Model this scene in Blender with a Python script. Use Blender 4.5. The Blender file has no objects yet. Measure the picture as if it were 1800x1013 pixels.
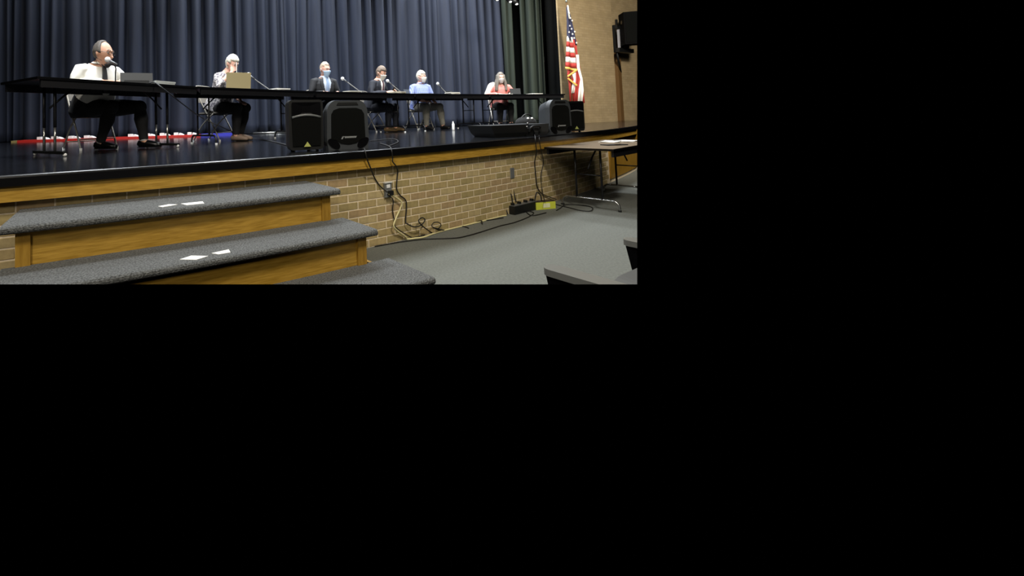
import bpy, bmesh, math, random
import numpy as np
from mathutils import Vector, Matrix
random.seed(7)
sc = bpy.context.scene
COL = sc.collection

# ------------------------------------------------------------------ camera
FPX, PX, PITCH, ROLL, EYE = 750.0, 560.0, .045, .0285, 1.15
PY = 211.7 - math.tan(PITCH) * FPX
_F = Vector((0, math.cos(PITCH), math.sin(PITCH)))
_U0 = Vector((0, -math.sin(PITCH), math.cos(PITCH)))
_R0 = Vector((1, 0, 0))
_c, _s = math.cos(ROLL), math.sin(ROLL)
RC = _R0 * _c - _U0 * _s
UC = _U0 * _c + _R0 * _s
CAMP = Vector((0, 0, EYE))
cam_d = bpy.data.cameras.new('camera')
cam = bpy.data.objects.new('camera', cam_d)
COL.objects.link(cam)
cam.matrix_world = Matrix(((RC.x, UC.x, -_F.x, CAMP.x), (RC.y, UC.y, -_F.y, CAMP.y), (RC.z, UC.z, -_F.z, CAMP.z), (0, 0, 0, 1)))
cam_d.sensor_fit = 'HORIZONTAL'
cam_d.sensor_width = 36
cam_d.lens = FPX / 1800 * 36
cam_d.shift_x = (900 - PX) / 1800
cam_d.shift_y = (PY - 506.5) / 1800
cam_d.clip_start = .02
sc.camera = cam

# ------------------------------------------------------------------ world, lights, exposure
w = bpy.data.worlds.new('world'); sc.world = w
w.use_nodes = True
w.node_tree.nodes['Background'].inputs[0].default_value = (0, 0, 0, 1)
w.node_tree.nodes['Background'].inputs[1].default_value = 0
sc.view_settings.view_transform = 'Standard'
sc.view_settings.look = 'None'
sc.view_settings.exposure = 0.0
sc.view_settings.gamma = 1

def area(name, loc, target, size, energy, color=(1, 1, 1), size_y=None, spread=180):
    d = bpy.data.lights.new(name, 'AREA')
    d.energy = energy; d.color = color; d.size = size
    if size_y: d.shape = 'RECTANGLE'; d.size_y = size_y
    d.spread = math.radians(spread)
    o = bpy.data.objects.new(name, d); COL.objects.link(o)
    o.location = loc
    o.rotation_euler = (Vector(target) - Vector(loc)).to_track_quat('-Z', 'Y').to_euler()
    return o
WARM = (1.0, .93, .80); COOL = (.90, .95, 1.0)
area('house_or_fill_lamp', (2.3, .6, 5.4), (2.8, 4.6, 0), .7, 230, WARM)
area('house_or_fill_lamp', (-1.6, -.8, 5.4), (-.6, 3.2, .3), .7, 150, WARM)
area('house_or_fill_lamp', (-2.5, -6.0, 5.4), (-.5, 4.0, .5), 1.6, 230, WARM)  # unseen frontal fill added behind the camera, not a known house light
area('house_or_fill_lamp', (5.6, 4.6, 5.8), (8.4, 11.8, 2.2), 1.0, 330, WARM, spread=110)
area('stage_lamp', (-2.4, 4.0, 6.0), (-2.3, 4.9, 1.2), .8, 170, COOL, spread=110)
area('stage_lamp', (-.6, 6.2, 6.2), (-.5, 7.0, 1.2), .8, 150, COOL, spread=110)
area('stage_lamp', (1.6, 7.2, 6.2), (1.5, 8.2, 1.2), .8, 190, COOL, spread=110)
area('stage_lamp', (4.4, 8.6, 6.2), (4.4, 9.6, 1.2), .8, 190, COOL, spread=110)
area('curtain_lamp', (-4.6, 8.2, 6.9), (-5.0, 9.2, 4.2), 1.2, 130, COOL)
area('curtain_lamp', (-.6, 9.2, 6.9), (-1.0, 10.0, 4.2), 1.2, 360, COOL)
area('curtain_lamp', (3.4, 11.0, 6.9), (3.0, 11.8, 4.2), 1.2, 430, COOL)

# ------------------------------------------------------------------ pixel helpers (directions only)
def ray(x, y):
    return _F + RC * ((x - PX) / FPX) + UC * (-(y - PY) / FPX)
def onz(x, y, z):
    d = ray(x, y); return CAMP + d * ((z - EYE) / d.z)
def ony(x, y, Y):
    d = ray(x, y); return CAMP + d * (Y / d.y)
def proj(p):
    d = Vector(p) - CAMP; Z = d.dot(_F)
    return PX + FPX * d.dot(RC) / Z, PY - FPX * d.dot(UC) / Z

# ------------------------------------------------------------------ materials
def lin(h):
    h = h.lstrip('#'); r = []
    for i in (0, 2, 4):
        c = int(h[i:i + 2], 16) / 255
        r.append(c / 12.92 if c <= .04045 else ((c + .055) / 1.055) ** 2.4)
    return (*r, 1)
_M = {}
def mat(name, col, rough=.6, metal=0, var=0, scale=20, bump=0, col2=None, stretch=None, spec=None, coat=0, detail=4):
    if name in _M: return _M[name]
    m = bpy.data.materials.new(name); m.use_nodes = True
    nt = m.node_tree; b = nt.nodes['Principled BSDF']
    b.inputs['Roughness'].default_value = rough; b.inputs['Metallic'].default_value = metal
    if spec is not None: b.inputs['Specular IOR Level'].default_value = spec
    if coat: b.inputs['Coat Weight'].default_value = coat
    c = lin(col)
    b.inputs['Base Color'].default_value = c
    if var or bump or col2:
        tc = nt.nodes.new('ShaderNodeTexCoord'); mp = nt.nodes.new('ShaderNodeMapping')
        nt.links.new(tc.outputs['Object'], mp.inputs[0])
        if stretch: mp.inputs['Scale'].default_value = stretch
        n = nt.nodes.new('ShaderNodeTexNoise'); n.inputs['Scale'].default_value = scale; n.inputs['Detail'].default_value = detail
        nt.links.new(mp.outputs[0], n.inputs[0])
        if var or col2:
            rp = nt.nodes.new('ShaderNodeValToRGB')
            rp.color_ramp.elements[0].position = .32; rp.color_ramp.elements[1].position = .68
            if col2: ca, cb = c, lin(col2)
            else:
                ca = tuple(max(0, v * (1 - var)) for v in c[:3]) + (1,); cb = tuple(min(1, v * (1 + var)) for v in c[:3]) + (1,)
            rp.color_ramp.elements[0].color = ca; rp.color_ramp.elements[1].color = cb
            nt.links.new(n.outputs[0], rp.inputs[0]); nt.links.new(rp.outputs[0], b.inputs['Base Color'])
        if bump:
            bp = nt.nodes.new('ShaderNodeBump'); bp.inputs['Strength'].default_value = bump; bp.inputs['Distance'].default_value = .01
            nt.links.new(n.outputs[0], bp.inputs['Height']); nt.links.new(bp.outputs[0], b.inputs['Normal'])
    _M[name] = m; return m

M_carpet = mat('carpet', '#5f615b', .95, var=.16, scale=60, bump=.5, detail=8)
M_stepcarpet = mat('step_carpet', '#525352', .95, var=.7, scale=110, bump=.9, detail=8)
M_stage = mat('stage_paint', '#0f1013', .15, var=.4, scale=3, spec=.55, stretch=(1, 6, 1))
M_edge = mat('stage_edge', '#08080a', .30)
M_wood = mat('oak', '#947023', .42, col2='#b68f3a', scale=7, stretch=(1.2, 1.2, 14), bump=.05)
M_woodv = mat('oak_upright', '#8b671d', .45, col2='#a27c2c', scale=7, stretch=(9, 9, 1.2), bump=.05)
M_mortar = mat('mortar', '#dccbae', .9, var=.1, scale=40)
M_brick = [mat('brick_%d' % i, c, .8, var=.14, scale=22, bump=.3) for i, c in enumerate(('#a18d60', '#a99467', '#98875a', '#ab986d', '#a08862'))]
M_curtain = mat('navy_velour', '#161e30', .8, var=.15, scale=5, stretch=(3, 3, .3))
M_green = mat('green_velour', '#1c251b', .85, var=.2, scale=5, stretch=(3, 3, .3))
M_black = mat('black_plastic', '#090a0a', .5)
M_blackgloss = mat('black_gloss', '#08080a', .25)
M_table = mat('table_black', '#121214', .38, var=.1, scale=30)
M_tabletan = mat('table_tan', '#6c5c47', .5, var=.08, scale=30)
M_chrome = mat('chrome', '#9a9a98', .25, metal=.9)
M_steel = mat('chair_steel', '#8b867c', .4, metal=.35)
M_steeld = mat('dark_steel', '#1c1c1f', .4, metal=.3)
M_seat = mat('chair_panel', '#6f6a62', .5)
M_white = mat('white_plastic', '#e8e8e6', .5)
M_paper = mat('paper', '#e9e7e0', .8)
M_foam = mat('white_foam', '#dedede', .85, var=.08, scale=90)
M_grille = mat('grille', '#060706', .9, var=.2, scale=200, bump=.4, spec=.12)
M_grey = mat('grey_plastic', '#282a2c', .5)
M_skin = mat('skin', '#c4937a', .55, var=.05, scale=12)
M_skin2 = mat('skin_pink', '#cf9f8c', .55, var=.05, scale=12)
M_yellow = mat('yellow_cord', '#d0c693', .5)
M_cord = mat('black_cord', '#141312', .6)

# brick texture for walls too far to tell the bricks apart
def brick_wall_mat(name, c1, c2, mortar):
    m = bpy.data.materials.new(name); m.use_nodes = True
    nt = m.node_tree; b = nt.nodes['Principled BSDF']; b.inputs['Roughness'].default_value = .85
    tc = nt.nodes.new('ShaderNodeTexCoord'); br = nt.nodes.new('ShaderNodeTexBrick')
    nt.links.new(tc.outputs['UV'], br.inputs[0])
    br.inputs['Color1'].default_value = lin(c1); br.inputs['Color2'].default_value = lin(c2); br.inputs['Mortar'].default_value = lin(mortar)
    br.inputs['Scale'].default_value = 1; br.inputs['Mortar Size'].default_value = .006; br.inputs['Brick Width'].default_value = .208; br.inputs['Row Height'].default_value = .0695
    n = nt.nodes.new('ShaderNodeTexNoise'); n.inputs['Scale'].default_value = 3
    nt.links.new(tc.outputs['UV'], n.inputs[0])
    mx = nt.nodes.new('ShaderNodeMixRGB'); mx.blend_type = 'MULTIPLY'; mx.inputs[0].default_value = .4
    nt.links.new(br.outputs[0], mx.inputs[1]); nt.links.new(n.outputs[0], mx.inputs[2])
    nt.links.new(mx.outputs[0], b.inputs['Base Color'])
    bp = nt.nodes.new('ShaderNodeBump'); bp.inputs['Strength'].default_value = .35; bp.inputs['Distance'].default_value = .008; bp.invert = True
    nt.links.new(br.outputs['Fac'], bp.inputs['Height']); nt.links.new(bp.outputs[0], b.inputs['Normal'])
    return m
M_bwall = brick_wall_mat('tan_brickwork', '#ab9672', '#a08b66', '#9c8865')

# ------------------------------------------------------------------ mesh helpers
def link(o): COL.objects.link(o); return o
def obj(name, bm, m, parent=None, smooth=False, bevel=0):
    if bevel:
        bmesh.ops.bevel(bm, geom=[e for e in bm.edges if e.calc_face_angle(0) > .6], offset=bevel, segments=2, affect='EDGES', profile=.5)
    bmesh.ops.recalc_face_normals(bm, faces=bm.faces)
    me = bpy.data.meshes.new(name); bm.to_mesh(me); bm.free()
    if smooth:
        for p in me.polygons: p.use_smooth = True
    for mm in (m if isinstance(m, (list, tuple)) else [m]): me.materials.append(mm)
    o = bpy.data.objects.new(name, me); link(o)
    if parent: o.parent = parent
    return o
def thing(name, label, cat, loc=(0, 0, 0), rz=0, group=None):
    o = bpy.data.objects.new(name, None); link(o)
    o.location = loc; o.rotation_euler = (0, 0, rz); o.empty_display_size = .1
    return tag(o, label, cat, group)
def tag(o, label, cat, group=None):
    o['label'] = label; o['category'] = cat
    if group: o['group'] = group
    return o
def struct(o, label=None):
    o['kind'] = 'structure'
    if label: o['label'] = label
    return o
def B(): return bmesh.new()
def bx(bm, x0, x1, y0, y1, z0, z1, M=None):
    v = [bm.verts.new(p) for p in ((x0, y0, z0), (x1, y0, z0), (x1, y1, z0), (x0, y1, z0), (x0, y0, z1), (x1, y0, z1), (x1, y1, z1), (x0, y1, z1))]
    for f in ((0, 3, 2, 1), (4, 5, 6, 7), (0, 1, 5, 4), (1, 2, 6, 5), (2, 3, 7, 6), (3, 0, 4, 7)): bm.faces.new([v[i] for i in f])
    if M is not None:
        for q in v: q.co = M @ q.co
    return v
def box(name, x0, x1, y0, y1, z0, z1, m, parent=None, bevel=0, M=None):
    bm = B(); bx(bm, x0, x1, y0, y1, z0, z1, M); return obj(name, bm, m, parent, bevel=bevel)
def spline(pts, n=8):
    P = [Vector(p) for p in pts]; out = []
    for i in range(len(P) - 1):
        p0 = P[max(i - 1, 0)]; p1 = P[i]; p2 = P[i + 1]; p3 = P[min(i + 2, len(P) - 1)]
        for k in range(n):
            t = k / n
            out.append(.5 * ((2 * p1) + (p2 - p0) * t + (2 * p0 - 5 * p1 + 4 * p2 - p3) * t * t + (3 * p1 - p0 - 3 * p2 + p3) * t ** 3))
    out.append(P[-1]); return out
def loft(bm, pts, rad, seg=10, side=None, cap=True):
    """tube through pts; rad = one radius, or a list of radii or (a, b) pairs; a is along `side`"""
    P = [Vector(p) for p in pts]; n = len(P); rings = []
    prev = None
    for i in range(n):
        t = (P[min(i + 1, n - 1)] - P[max(i - 1, 0)])
        t = t.normalized() if t.length > 1e-9 else Vector((0, 0, 1))
        if side is not None: s = Vector(side)
        elif prev is not None: s = prev
        else: s = Vector((1, 0, 0)) if abs(t.x) < .8 else Vector((0, 1, 0))
        s = (s - t * s.dot(t)).normalized(); prev = s
        u = t.cross(s)
        r = rad if isinstance(rad, (int, float)) else rad[i]
        a, b = r if isinstance(r, tuple) else (r, r)
        rings.append([bm.verts.new(P[i] + s * (a * math.cos(2 * math.pi * k / seg)) + u * (b * math.sin(2 * math.pi * k / seg))) for k in range(seg)])
    for i in range(n - 1):
        for k in range(seg):
            bm.faces.new((rings[i][k], rings[i][(k + 1) % seg], rings[i + 1][(k + 1) % seg], rings[i + 1][k]))
    if cap:
        bm.faces.new(rings[0][::-1]); bm.faces.new(rings[-1])
    return rings
def tube(name, pts, r, m, parent=None, seg=8, n=0):
    bm = B(); loft(bm, spline(pts, n) if n else pts, r, seg); return obj(name, bm, m, parent, smooth=True)
def ball(bm, c, r, u=14, v=9, M=None):
    r = r if isinstance(r, tuple) else (r, r, r)
    mm = Matrix.Translation(c) @ (M if M is not None else Matrix()) @ Matrix.Diagonal((*r, 1))
    bmesh.ops.create_uvsphere(bm, u_segments=u, v_segments=v, radius=1, matrix=mm)
def prism(bm, poly, y0, y1, M=None):
    """poly in local x,z, extruded along y"""
    a = [bm.verts.new((p[0], y0, p[1])) for p in poly]; b = [bm.verts.new((p[0], y1, p[1])) for p in poly]
    n = len(poly)
    bm.faces.new(a); bm.faces.new(b[::-1])
    for i in range(n): bm.faces.new((a[i], b[i], b[(i + 1) % n], a[(i + 1) % n]))
    if M is not None:
        for q in a + b: q.co = M @ q.co
def rrect(x0, x1, z0, z1, r, n=5):
    o = []
    for cx_, cz_, a0 in ((x1 - r, z0 + r, -90), (x1 - r, z1 - r, 0), (x0 + r, z1 - r, 90), (x0 + r, z0 + r, 180)):
        for k in range(n + 1):
            a = math.radians(a0 + 90 * k / n); o.append((cx_ + r * math.cos(a), cz_ + r * math.sin(a)))
    return o

# ------------------------------------------------------------------ the hall: curved stage
HS = .875
SC = Vector((-13.697, 27.653)); SR = 27.74
def arc(phi, r, z=0):
    a = math.radians(phi); return Vector((SC.x + r * math.sin(a), SC.y - r * math.cos(a), z))
def oncyl(x, y, r):
    d = ray(x, y); a = d.x ** 2 + d.y ** 2; ox, oy = -SC.x, -SC.y
    b = 2 * (ox * d.x + oy * d.y); c = ox * ox + oy * oy - r * r
    t = (-b - math.sqrt(b * b - 4 * a * c)) / (2 * a); return CAMP + d * t
def phi_of(p): return math.degrees(math.atan2(p.x - SC.x, SC.y - p.y))
def arc_band(name, prof, p0, p1, m, parent=None, step=.35, smooth=False, capends=True):
    """sweep a closed profile [(r, z)] along the arc"""
    bm = B(); n = max(2, int(abs(p1 - p0) / step)); rings = []
    for i in range(n + 1):
        ph = p0 + (p1 - p0) * i / n
        rings.append([bm.verts.new(arc(ph, r, z)) for r, z in prof])
    k = len(prof)
    for i in range(n):
        for j in range(k): bm.faces.new((rings[i][j], rings[i][(j + 1) % k], rings[i + 1][(j + 1) % k], rings[i + 1][j]))
    bm.faces.new(rings[0]); bm.faces.new(rings[-1][::-1])
    return obj(name, bm, m, parent, smooth)
PA, PB = 15, 52
# floor
bm = B(); bx(bm, -4, 16, -1, 22, -.05, 0); struct(obj('floor', bm, M_carpet), 'grey carpeted hall floor')
# stage deck: arc edge to back
bm = B(); top = []
fr = [arc(PA + (PB - PA) * i / 90, SR - .012, HS) for i in range(91)]
pts = fr + [Vector((16, 22, HS)), Vector((-14, 22, HS)), Vector((-14, 2, HS))]
f = bm.faces.new([bm.verts.new(p) for p in pts]); ext = bmesh.ops.extrude_face_region(bm, geom=[f])
for v in ext['geom']:
    if isinstance(v, bmesh.types.BMVert): v.co.z -= .06
stage = struct(obj('floor_stage', bm, M_stage), 'glossy black stage floor')
nose = [(SR - .05, HS - .001), (SR - .012, HS - .001), (SR - .003, HS - .006), (SR, HS - .016), (SR, HS - .068), (SR - .05, HS - .068)]
struct(arc_band('trim_1', nose, PA, PB, M_edge), 'black rounded stage edge')
struct(arc_band('trim_2', [(SR - .09, HS - .068), (SR - .022, HS - .068), (SR - .022, HS - .163), (SR - .09, HS - .163)], PA, PB, M_wood), 'oak band under the stage edge')
RW = SR - .085                      # brick face
wall = struct(arc_band('wall_stage_front', [(RW - .0025, 0), (RW - .0025, HS - .15), (RW - .2, HS - .15), (RW - .2, 0)], PA, PB, M_mortar), 'curved tan brick wall under the stage')
CH, BL = .0705, .208
bmeshes = []
for k in range(5):
    bm = B(); bx(bm, -BL / 2 + .0045, BL / 2 - .0045, -.055, 0, .0045, CH - .0045)
    bmesh.ops.bevel(bm, geom=bm.edges[:], offset=.003, segments=1, affect='EDGES')
    for v in bm.verts: v.co += Vector((random.uniform(-.001, .001), random.uniform(-.0006, .0006), random.uniform(-.001, .001)))
    bmesh.ops.recalc_face_normals(bm, faces=bm.faces)
    me = bpy.data.meshes.new('brick'); bm.to_mesh(me); bm.free(); me.materials.append(M_brick[k]); bmeshes.append(me)
dphi = math.degrees(BL / RW); nb = 0
ST0, ST1 = 25.35, 29.5             # steps span
for row in range(10):
    i = 0; ph = 24.0 + (dphi / 2 if row % 2 else 0)
    while ph < 41.6:
        hid = ST0 + .55 < ph < ST1 - .45 and row < 8
        if not hid:
            o = bpy.data.objects.new('brick', bmeshes[random.choice((0, 0, 1, 1, 2, 3, 3, 4))]); link(o)
            p = arc(ph, RW + .0, row * CH); o.location = p
            o.rotation_euler = (0, 0, math.radians(ph) + math.pi)      # local +y points to the hall
            o.rotation_euler.z = math.radians(ph)
            o.parent = wall; nb += 1
            # local -y side is toward the hall: flip the box so that its face sits at RW
            o.location = arc(ph, RW - .055, row * CH)
        ph += dphi
print('bricks', nb)
# oak access panel in the stage front, right
d1 = arc_band('door_1', [(RW + .012, .06), (RW + .012, HS - .165), (RW - .01, HS - .165), (RW - .01, .06)], 41.75, 47, M_woodv)
struct(d1, 'oak access panel in the stage front')
box('panel_rail', -.02, .02, -.02, .012, .06, HS - .17, M_woodv, d1, M=Matrix.Translation(arc(41.8, RW)) @ Matrix.Rotation(math.radians(41.8), 4, 'Z'))

# ------------------------------------------------------------------ steps
def carpet_tread(name, r0, r1, z, p0, p1, parent):
    t = .042; prof = [(r0, z - t), (r0, z)]
    for k in range(7):
        a = math.radians(90 - 30 * k); prof.append((r1 - t / 2 + t / 2 * math.cos(a), z - t / 2 + t / 2 * math.sin(a)))
    return arc_band(name, prof, p0, p1, M_stepcarpet, parent, step=.12)
step = thing('stage_steps', 'curved oak steps with grey carpeted treads leading up to the stage', 'steps', arc(27.4, SR + .5, 0))
def keep(o, par):
    o.parent = par; o.matrix_parent_inverse = Matrix.Translation(-par.location); return o
RIS = HS / 4
noses = [.47, .83, 1.20]
eo = math.degrees(.06 / 28.2)
for i, dn in enumerate(noses):
    ST1 = (29.37, 29.47, 29.72)[i]
    z = RIS * (3 - i); back = SR - .07 if i == 0 else SR + noses[i - 1] - .06
    keep(carpet_tread('tread', back, SR + dn, z, ST0, ST1, None), step)
    rf = SR + dn - .055                       # riser face
    z0, z1 = z - RIS + (.0 if i == 2 else 0.0), z - .042
    keep(arc_band('riser', [(rf - .02, z0), (rf - .02, z1), (rf - .006, z1), (rf - .006, z0)], ST0 + eo, ST1 - eo, M_wood), step)
    for a, b in ((ST0 + eo, ST0 + eo + .135), (ST1 - eo - .135, ST1 - eo)):
        keep(arc_band('stile', [(rf - .06, z0), (rf - .06, z1), (rf + .008, z1), (rf + .008, z0)], a, b, M_woodv), step)
    for a in (ST0 + eo, ST1 - eo - .05):
        keep(arc_band('side_panel', [(SR - .06, max(0, z0)), (SR - .06, z1), (rf - .06, z1), (rf - .06, max(0, z0))], a, a + .05, M_wood), step)
# reflective tapes lying on two treads
for k, (quad, z, nm) in enumerate((([(278, 362.5), (298, 359), (312, 359.5), (285, 364)], RIS * 3, 0), ([(318, 358), (356, 354), (359, 357.5), (328, 360.5)], RIS * 3, 1),
                                   ([(316, 456), (336, 449.5), (366, 450), (345, 456.5)], RIS * 2, 2), ([(372, 445), (402, 438.5), (405, 443.5), (384, 447)], RIS * 2, 3))):
    bm = B(); a = [bm.verts.new(onz(x, y, z + .0025)) for x, y in quad]; f = bm.faces.new(a)
    e = bmesh.ops.extrude_face_region(bm, geom=[f])
    for v in e['geom']:
        if isinstance(v, bmesh.types.BMVert): v.co.z -= .0022
    o = obj('tape_strip', bm, M_paper)
    tag(o, ('short white tape strip on the uppermost step tread', 'longer white tape strip on the uppermost step tread', 'wide white tape strip on the middle step tread', 'slim white tape strip on the middle step tread')[k], 'tape', 'white tape strips on the steps')

# ------------------------------------------------------------------ curtains
def curtain(name, path, z0, z1, m, amp, wl, label, seed, drift=.0, group=None, sub=7):
    rnd = random.Random(seed)
    P = spline(path, 40); L = [0]
    for i in range(1, len(P)): L.append(L[-1] + (P[i] - P[i - 1]).length)
    tot = L[-1]
    # irregular folds: list of fold centres
    xs = [0]
    while xs[-1] < tot: xs.append(xs[-1] + wl * rnd.uniform(.6, 1.5))
    am = [rnd.uniform(.55, 1.25) for _ in xs]; tilt = [rnd.uniform(-1, 1) * drift for _ in xs]
    sk = [rnd.uniform(.35, .65) for _ in xs]
    S = []
    for i in range(len(xs) - 1):
        for k in range(sub): S.append((i, k / sub))
    bm = B(); rows = []
    zs = [0, .04, .12, .25, .4, .6, .8, 1]
    def at(s):
        s = min(max(s, 0), tot - 1e-6)
        lo = int(np.searchsorted(L, s)) ; lo = max(lo, 1)
        t = (s - L[lo - 1]) / (L[lo] - L[lo - 1] + 1e-9)
        p = P[lo - 1].lerp(P[lo], t); d = (P[lo] - P[lo - 1]).normalized()
        return p, Vector((d.y, -d.x, 0))
    for zi, zt in enumerate(zs):
        r = []
        for i, t in S:
            s0 = xs[i] + tilt[i] * (1 - zt); s1 = xs[i + 1] + tilt[i + 1] * (1 - zt)
            if s1 - s0 < .04: s1 = s0 + .04
            s = s0 + (s1 - s0) * t
            c = sk[i]; tt = t / c * .5 if t < c else .5 + (t - c) / (1 - c) * .5
            off = amp * (am[i] * (1 - tt) + am[i + 1] * tt) * math.sin(math.pi * tt) ** .8 * (1.12 - .25 * zt)
            p, nrm = at(s); q = p + nrm * off
            r.append(bm.verts.new((q.x, q.y, z0 + (z1 - z0) * zt)))
        rows.append(r)
    for a, b in zip(rows, rows[1:]):
        for k in range(len(a) - 1): bm.faces.new((a[k], a[k + 1], b[k + 1], b[k]))
    o = obj(name, bm, m, smooth=True)
    mod = o.modifiers.new('thick', 'SOLIDIFY'); mod.thickness = .004
    return tag(o, label, 'curtain', group)
def atx(px, Y): # point on stage floor at pixel column px, depth Y
    lo, hi = -20., 20.
    for _ in range(50):
        mid = (lo + hi) / 2
        if proj((mid, Y, HS))[0] < px: lo = mid
        else: hi = mid
    return Vector((lo, Y, 0))
curtain('stage_curtain', [atx(-120, 9.0), atx(0, 9.2), atx(240, 9.6), atx(440, 10.3), atx(640, 11.3), atx(837, 12.4), atx(905, 12.9)], HS + .012, 6.2, M_curtain, .27, .28,
        'wide navy pleated stage curtain hanging behind the seated panel', 3, drift=.10)
curtain('leg_curtain', [atx(890, 12.35), atx(908, 12.3)], HS + .012, 6.2, M_green, .10, .15, 'narrow grey-green curtain edge beside the navy curtain', 5, drift=.05)
curtain('leg_curtain', [atx(904, 12.55), atx(932, 12.45)], HS + .012, 6.2, mat('black_velour', '#040505', .95, spec=.1), .05, .25, 'black masking curtain between two green curtains', 6)
curtain('leg_curtain', [atx(924, 12.1), atx(964, 11.75)], HS + .012, 6.2, M_green, .30, .19, 'dark green pleated side curtain gathered beside the flag', 8, drift=.08)
curtain('leg_curtain', [atx(968, 11.66), atx(990, 11.50)], HS + .012, 6.2, mat('black_velour', '#040505', .95, spec=.1), .05, .2, 'black masking curtain against the brick proscenium wall', 9)

# ------------------------------------------------------------------ proscenium and side wall
def wall_quad(name, a, b, z0, z1, th, m, label):
    """wall from a to b (2D), thickness behind it, UV in metres"""
    a = Vector(a); b = Vector(b); d = (b - a); L = d.length; d /= L; n = Vector((-d.y, d.x))
    bm = B(); uv = bm.loops.layers.uv.new('UVMap')
    P = [a, b, b + n * th, a + n * th]
    lo = [bm.verts.new((p.x, p.y, z0)) for p in P]; hi = [bm.verts.new((p.x, p.y, z1)) for p in P]
    us = [0, L, L + th, L + th + L, L + 2 * th + L]
    for i in range(4):
        j = (i + 1) % 4
        f = bm.faces.new((lo[i], lo[j], hi[j], hi[i]))
        for lp, (uu, vv) in zip(f.loops, ((us[i], z0), (us[i + 1], z0), (us[i + 1], z1), (us[i], z1))): lp[uv].uv = (uu, vv)
    bm.faces.new(hi); bm.faces.new(lo[::-1])
    me = bpy.data.meshes.new(name); bm.to_mesh(me); bm.free(); me.materials.append(m)
    o = bpy.data.objects.new(name, me); link(o); return struct(o, label)
wd = Vector((.883, .469)); wn = Vector((-.469, .883)); w0 = Vector((6.5, 11.3))
wa = w0 + wd * -.06; wb = w0 + wd * 2.50
wall_quad('wall_proscenium', wa, wb, HS, 6.4, .04, M_bwall, 'tan brick proscenium wall behind the flag')
wall_quad('wall_right', wb + wn * .25 - wd * .3, wb + wn * .25 + wd * 6, HS, 6.4, .3, M_bwall, 'tan brick side wall beyond the proscenium')
# added box: brown colour stands in for a shadow strip on the side wall
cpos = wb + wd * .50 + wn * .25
o = box('shadow_strip', 0, .16, -.10, -.001, HS, 3.55, mat('shadow_brown', '#5d4322', .6), M=Matrix.Translation((cpos.x, cpos.y, 0)) @ Matrix.Rotation(math.atan2(wd.y, wd.x), 4, 'Z'))
struct(o, 'added brown strip standing in for a shadow on the side wall')

# ------------------------------------------------------------------ folding tables
def folding_table(A, Bp, style, label, zbase, width=.76, h=.74, topm=None, group=None, edge=True):
    A = Vector(A); Bp = Vector(Bp); d = Bp - A; L = d.length; ang = math.atan2(d.y, d.x)
    t = thing('folding_table', label, 'table', (A.x, A.y, zbase), ang, group)
    bm = B(); bx(bm, .0, L - .006, 0, width, h - .022, h); obj('tabletop', bm, topm or M_table, t, bevel=.004)
    bm = B()
    for a in ((.0, L - .006, -.006, .0), (.0, L - .006, width, width + .006), (-.006, 0, -.006, width + .006), (L - .006, L, -.006, width + .006)): bx(bm, *a, h - .026, h - .002)
    obj('edge_strip', bm, M_blackgloss, t)
    for s in (0, 1):
        bm = B(); yy = .02 if s == 0 else width - .02
        bx(bm, .03, L - .03, yy - .012, yy + .012, h - .095, h - .022); obj('side_rail', bm, M_steeld, t)
    for xl, sg in ((.27, 1), (L - .27, -1)):
        y0, y1 = .10, width - .10
        if style == 'pedestal':
            for yy in (width / 2 - .11, width / 2 + .11):
                tube('leg_post', [(xl, yy, .28), (xl, yy, h - .022)], .016, M_steeld, t)
                tube('leg_sleeve', [(xl, yy, .045), (xl, yy, .30)], .013, M_chrome, t)
            bm = B(); bx(bm, xl - .022, xl + .022, width / 2 - .31, width / 2 + .31, .022, .048); obj('foot_bar', bm, M_black, t, bevel=.004)
            for yy in (width / 2 - .30, width / 2 + .30):
                bm = B(); ball(bm, (xl, yy, .018), .018); obj('glide', bm, M_white, t, smooth=True)
        else:
            for yy in (y0 + .13, y1 - .13):
                tube('leg_post', [(xl, yy, .115), (xl, yy, h - .022)], .0125, M_steeld, t)
            m2 = M_chrome if style == 'chrome' else M_steeld
            tube('foot_frame', [(xl, y0 - .04, .012), (xl, y0 - .035, .07), (xl, y0, .108), (xl, y0 + .06, .115), (xl, y1 - .06, .115), (xl, y1, .108), (xl, y1 + .035, .07), (xl, y1 + .04, .012)], .0125, m2, t, n=5)
            for yy in (y0 - .04, y1 + .04):
                bm = B(); loft(bm, [(xl, yy, 0), (xl, yy, .02)], .017, 10); obj('glide', bm, M_black if style == 'chrome' else M_white, t)
            tube('cross_bar', [(xl, y0 + .13, .40), (xl, y1 - .13, .40)], .008, M_steeld, t)
        tube('brace', [(xl, width / 2, .47), (xl + sg * .14, width / 2, .60), (xl + sg * .30, width / 2, h - .03)], .010, M_steeld, t)
    return t, A, d / L, Vector((-d.y, d.x)) / L
def onstage(px, py): q = onz(px, py, HS + .74); return (q.x, q.y)
TP = [(-2.5, 3.79), (-1.49, 5.32), (-.05, 6.76), (1.88, 8.25), (3.75, 9.3), (5.9, 10.2)]
TL = ['long black folding table on twin-post pedestals in front of the person in white shirt',
      'black folding table under the silver laptop, set beside the patterned blouse',
      'black folding table standing behind the two loudspeakers, two people in suits at it',
      'black folding table in front of the person in the blue plaid shirt',
      'black folding table at the flag end of the row, under a small tablet']
TB = []
for i in range(5):
    TB.append(folding_table(TP[i], TP[i + 1], 'pedestal' if i == 0 else 'bent', TL[i], HS, group='panel tables on the stage'))
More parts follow.
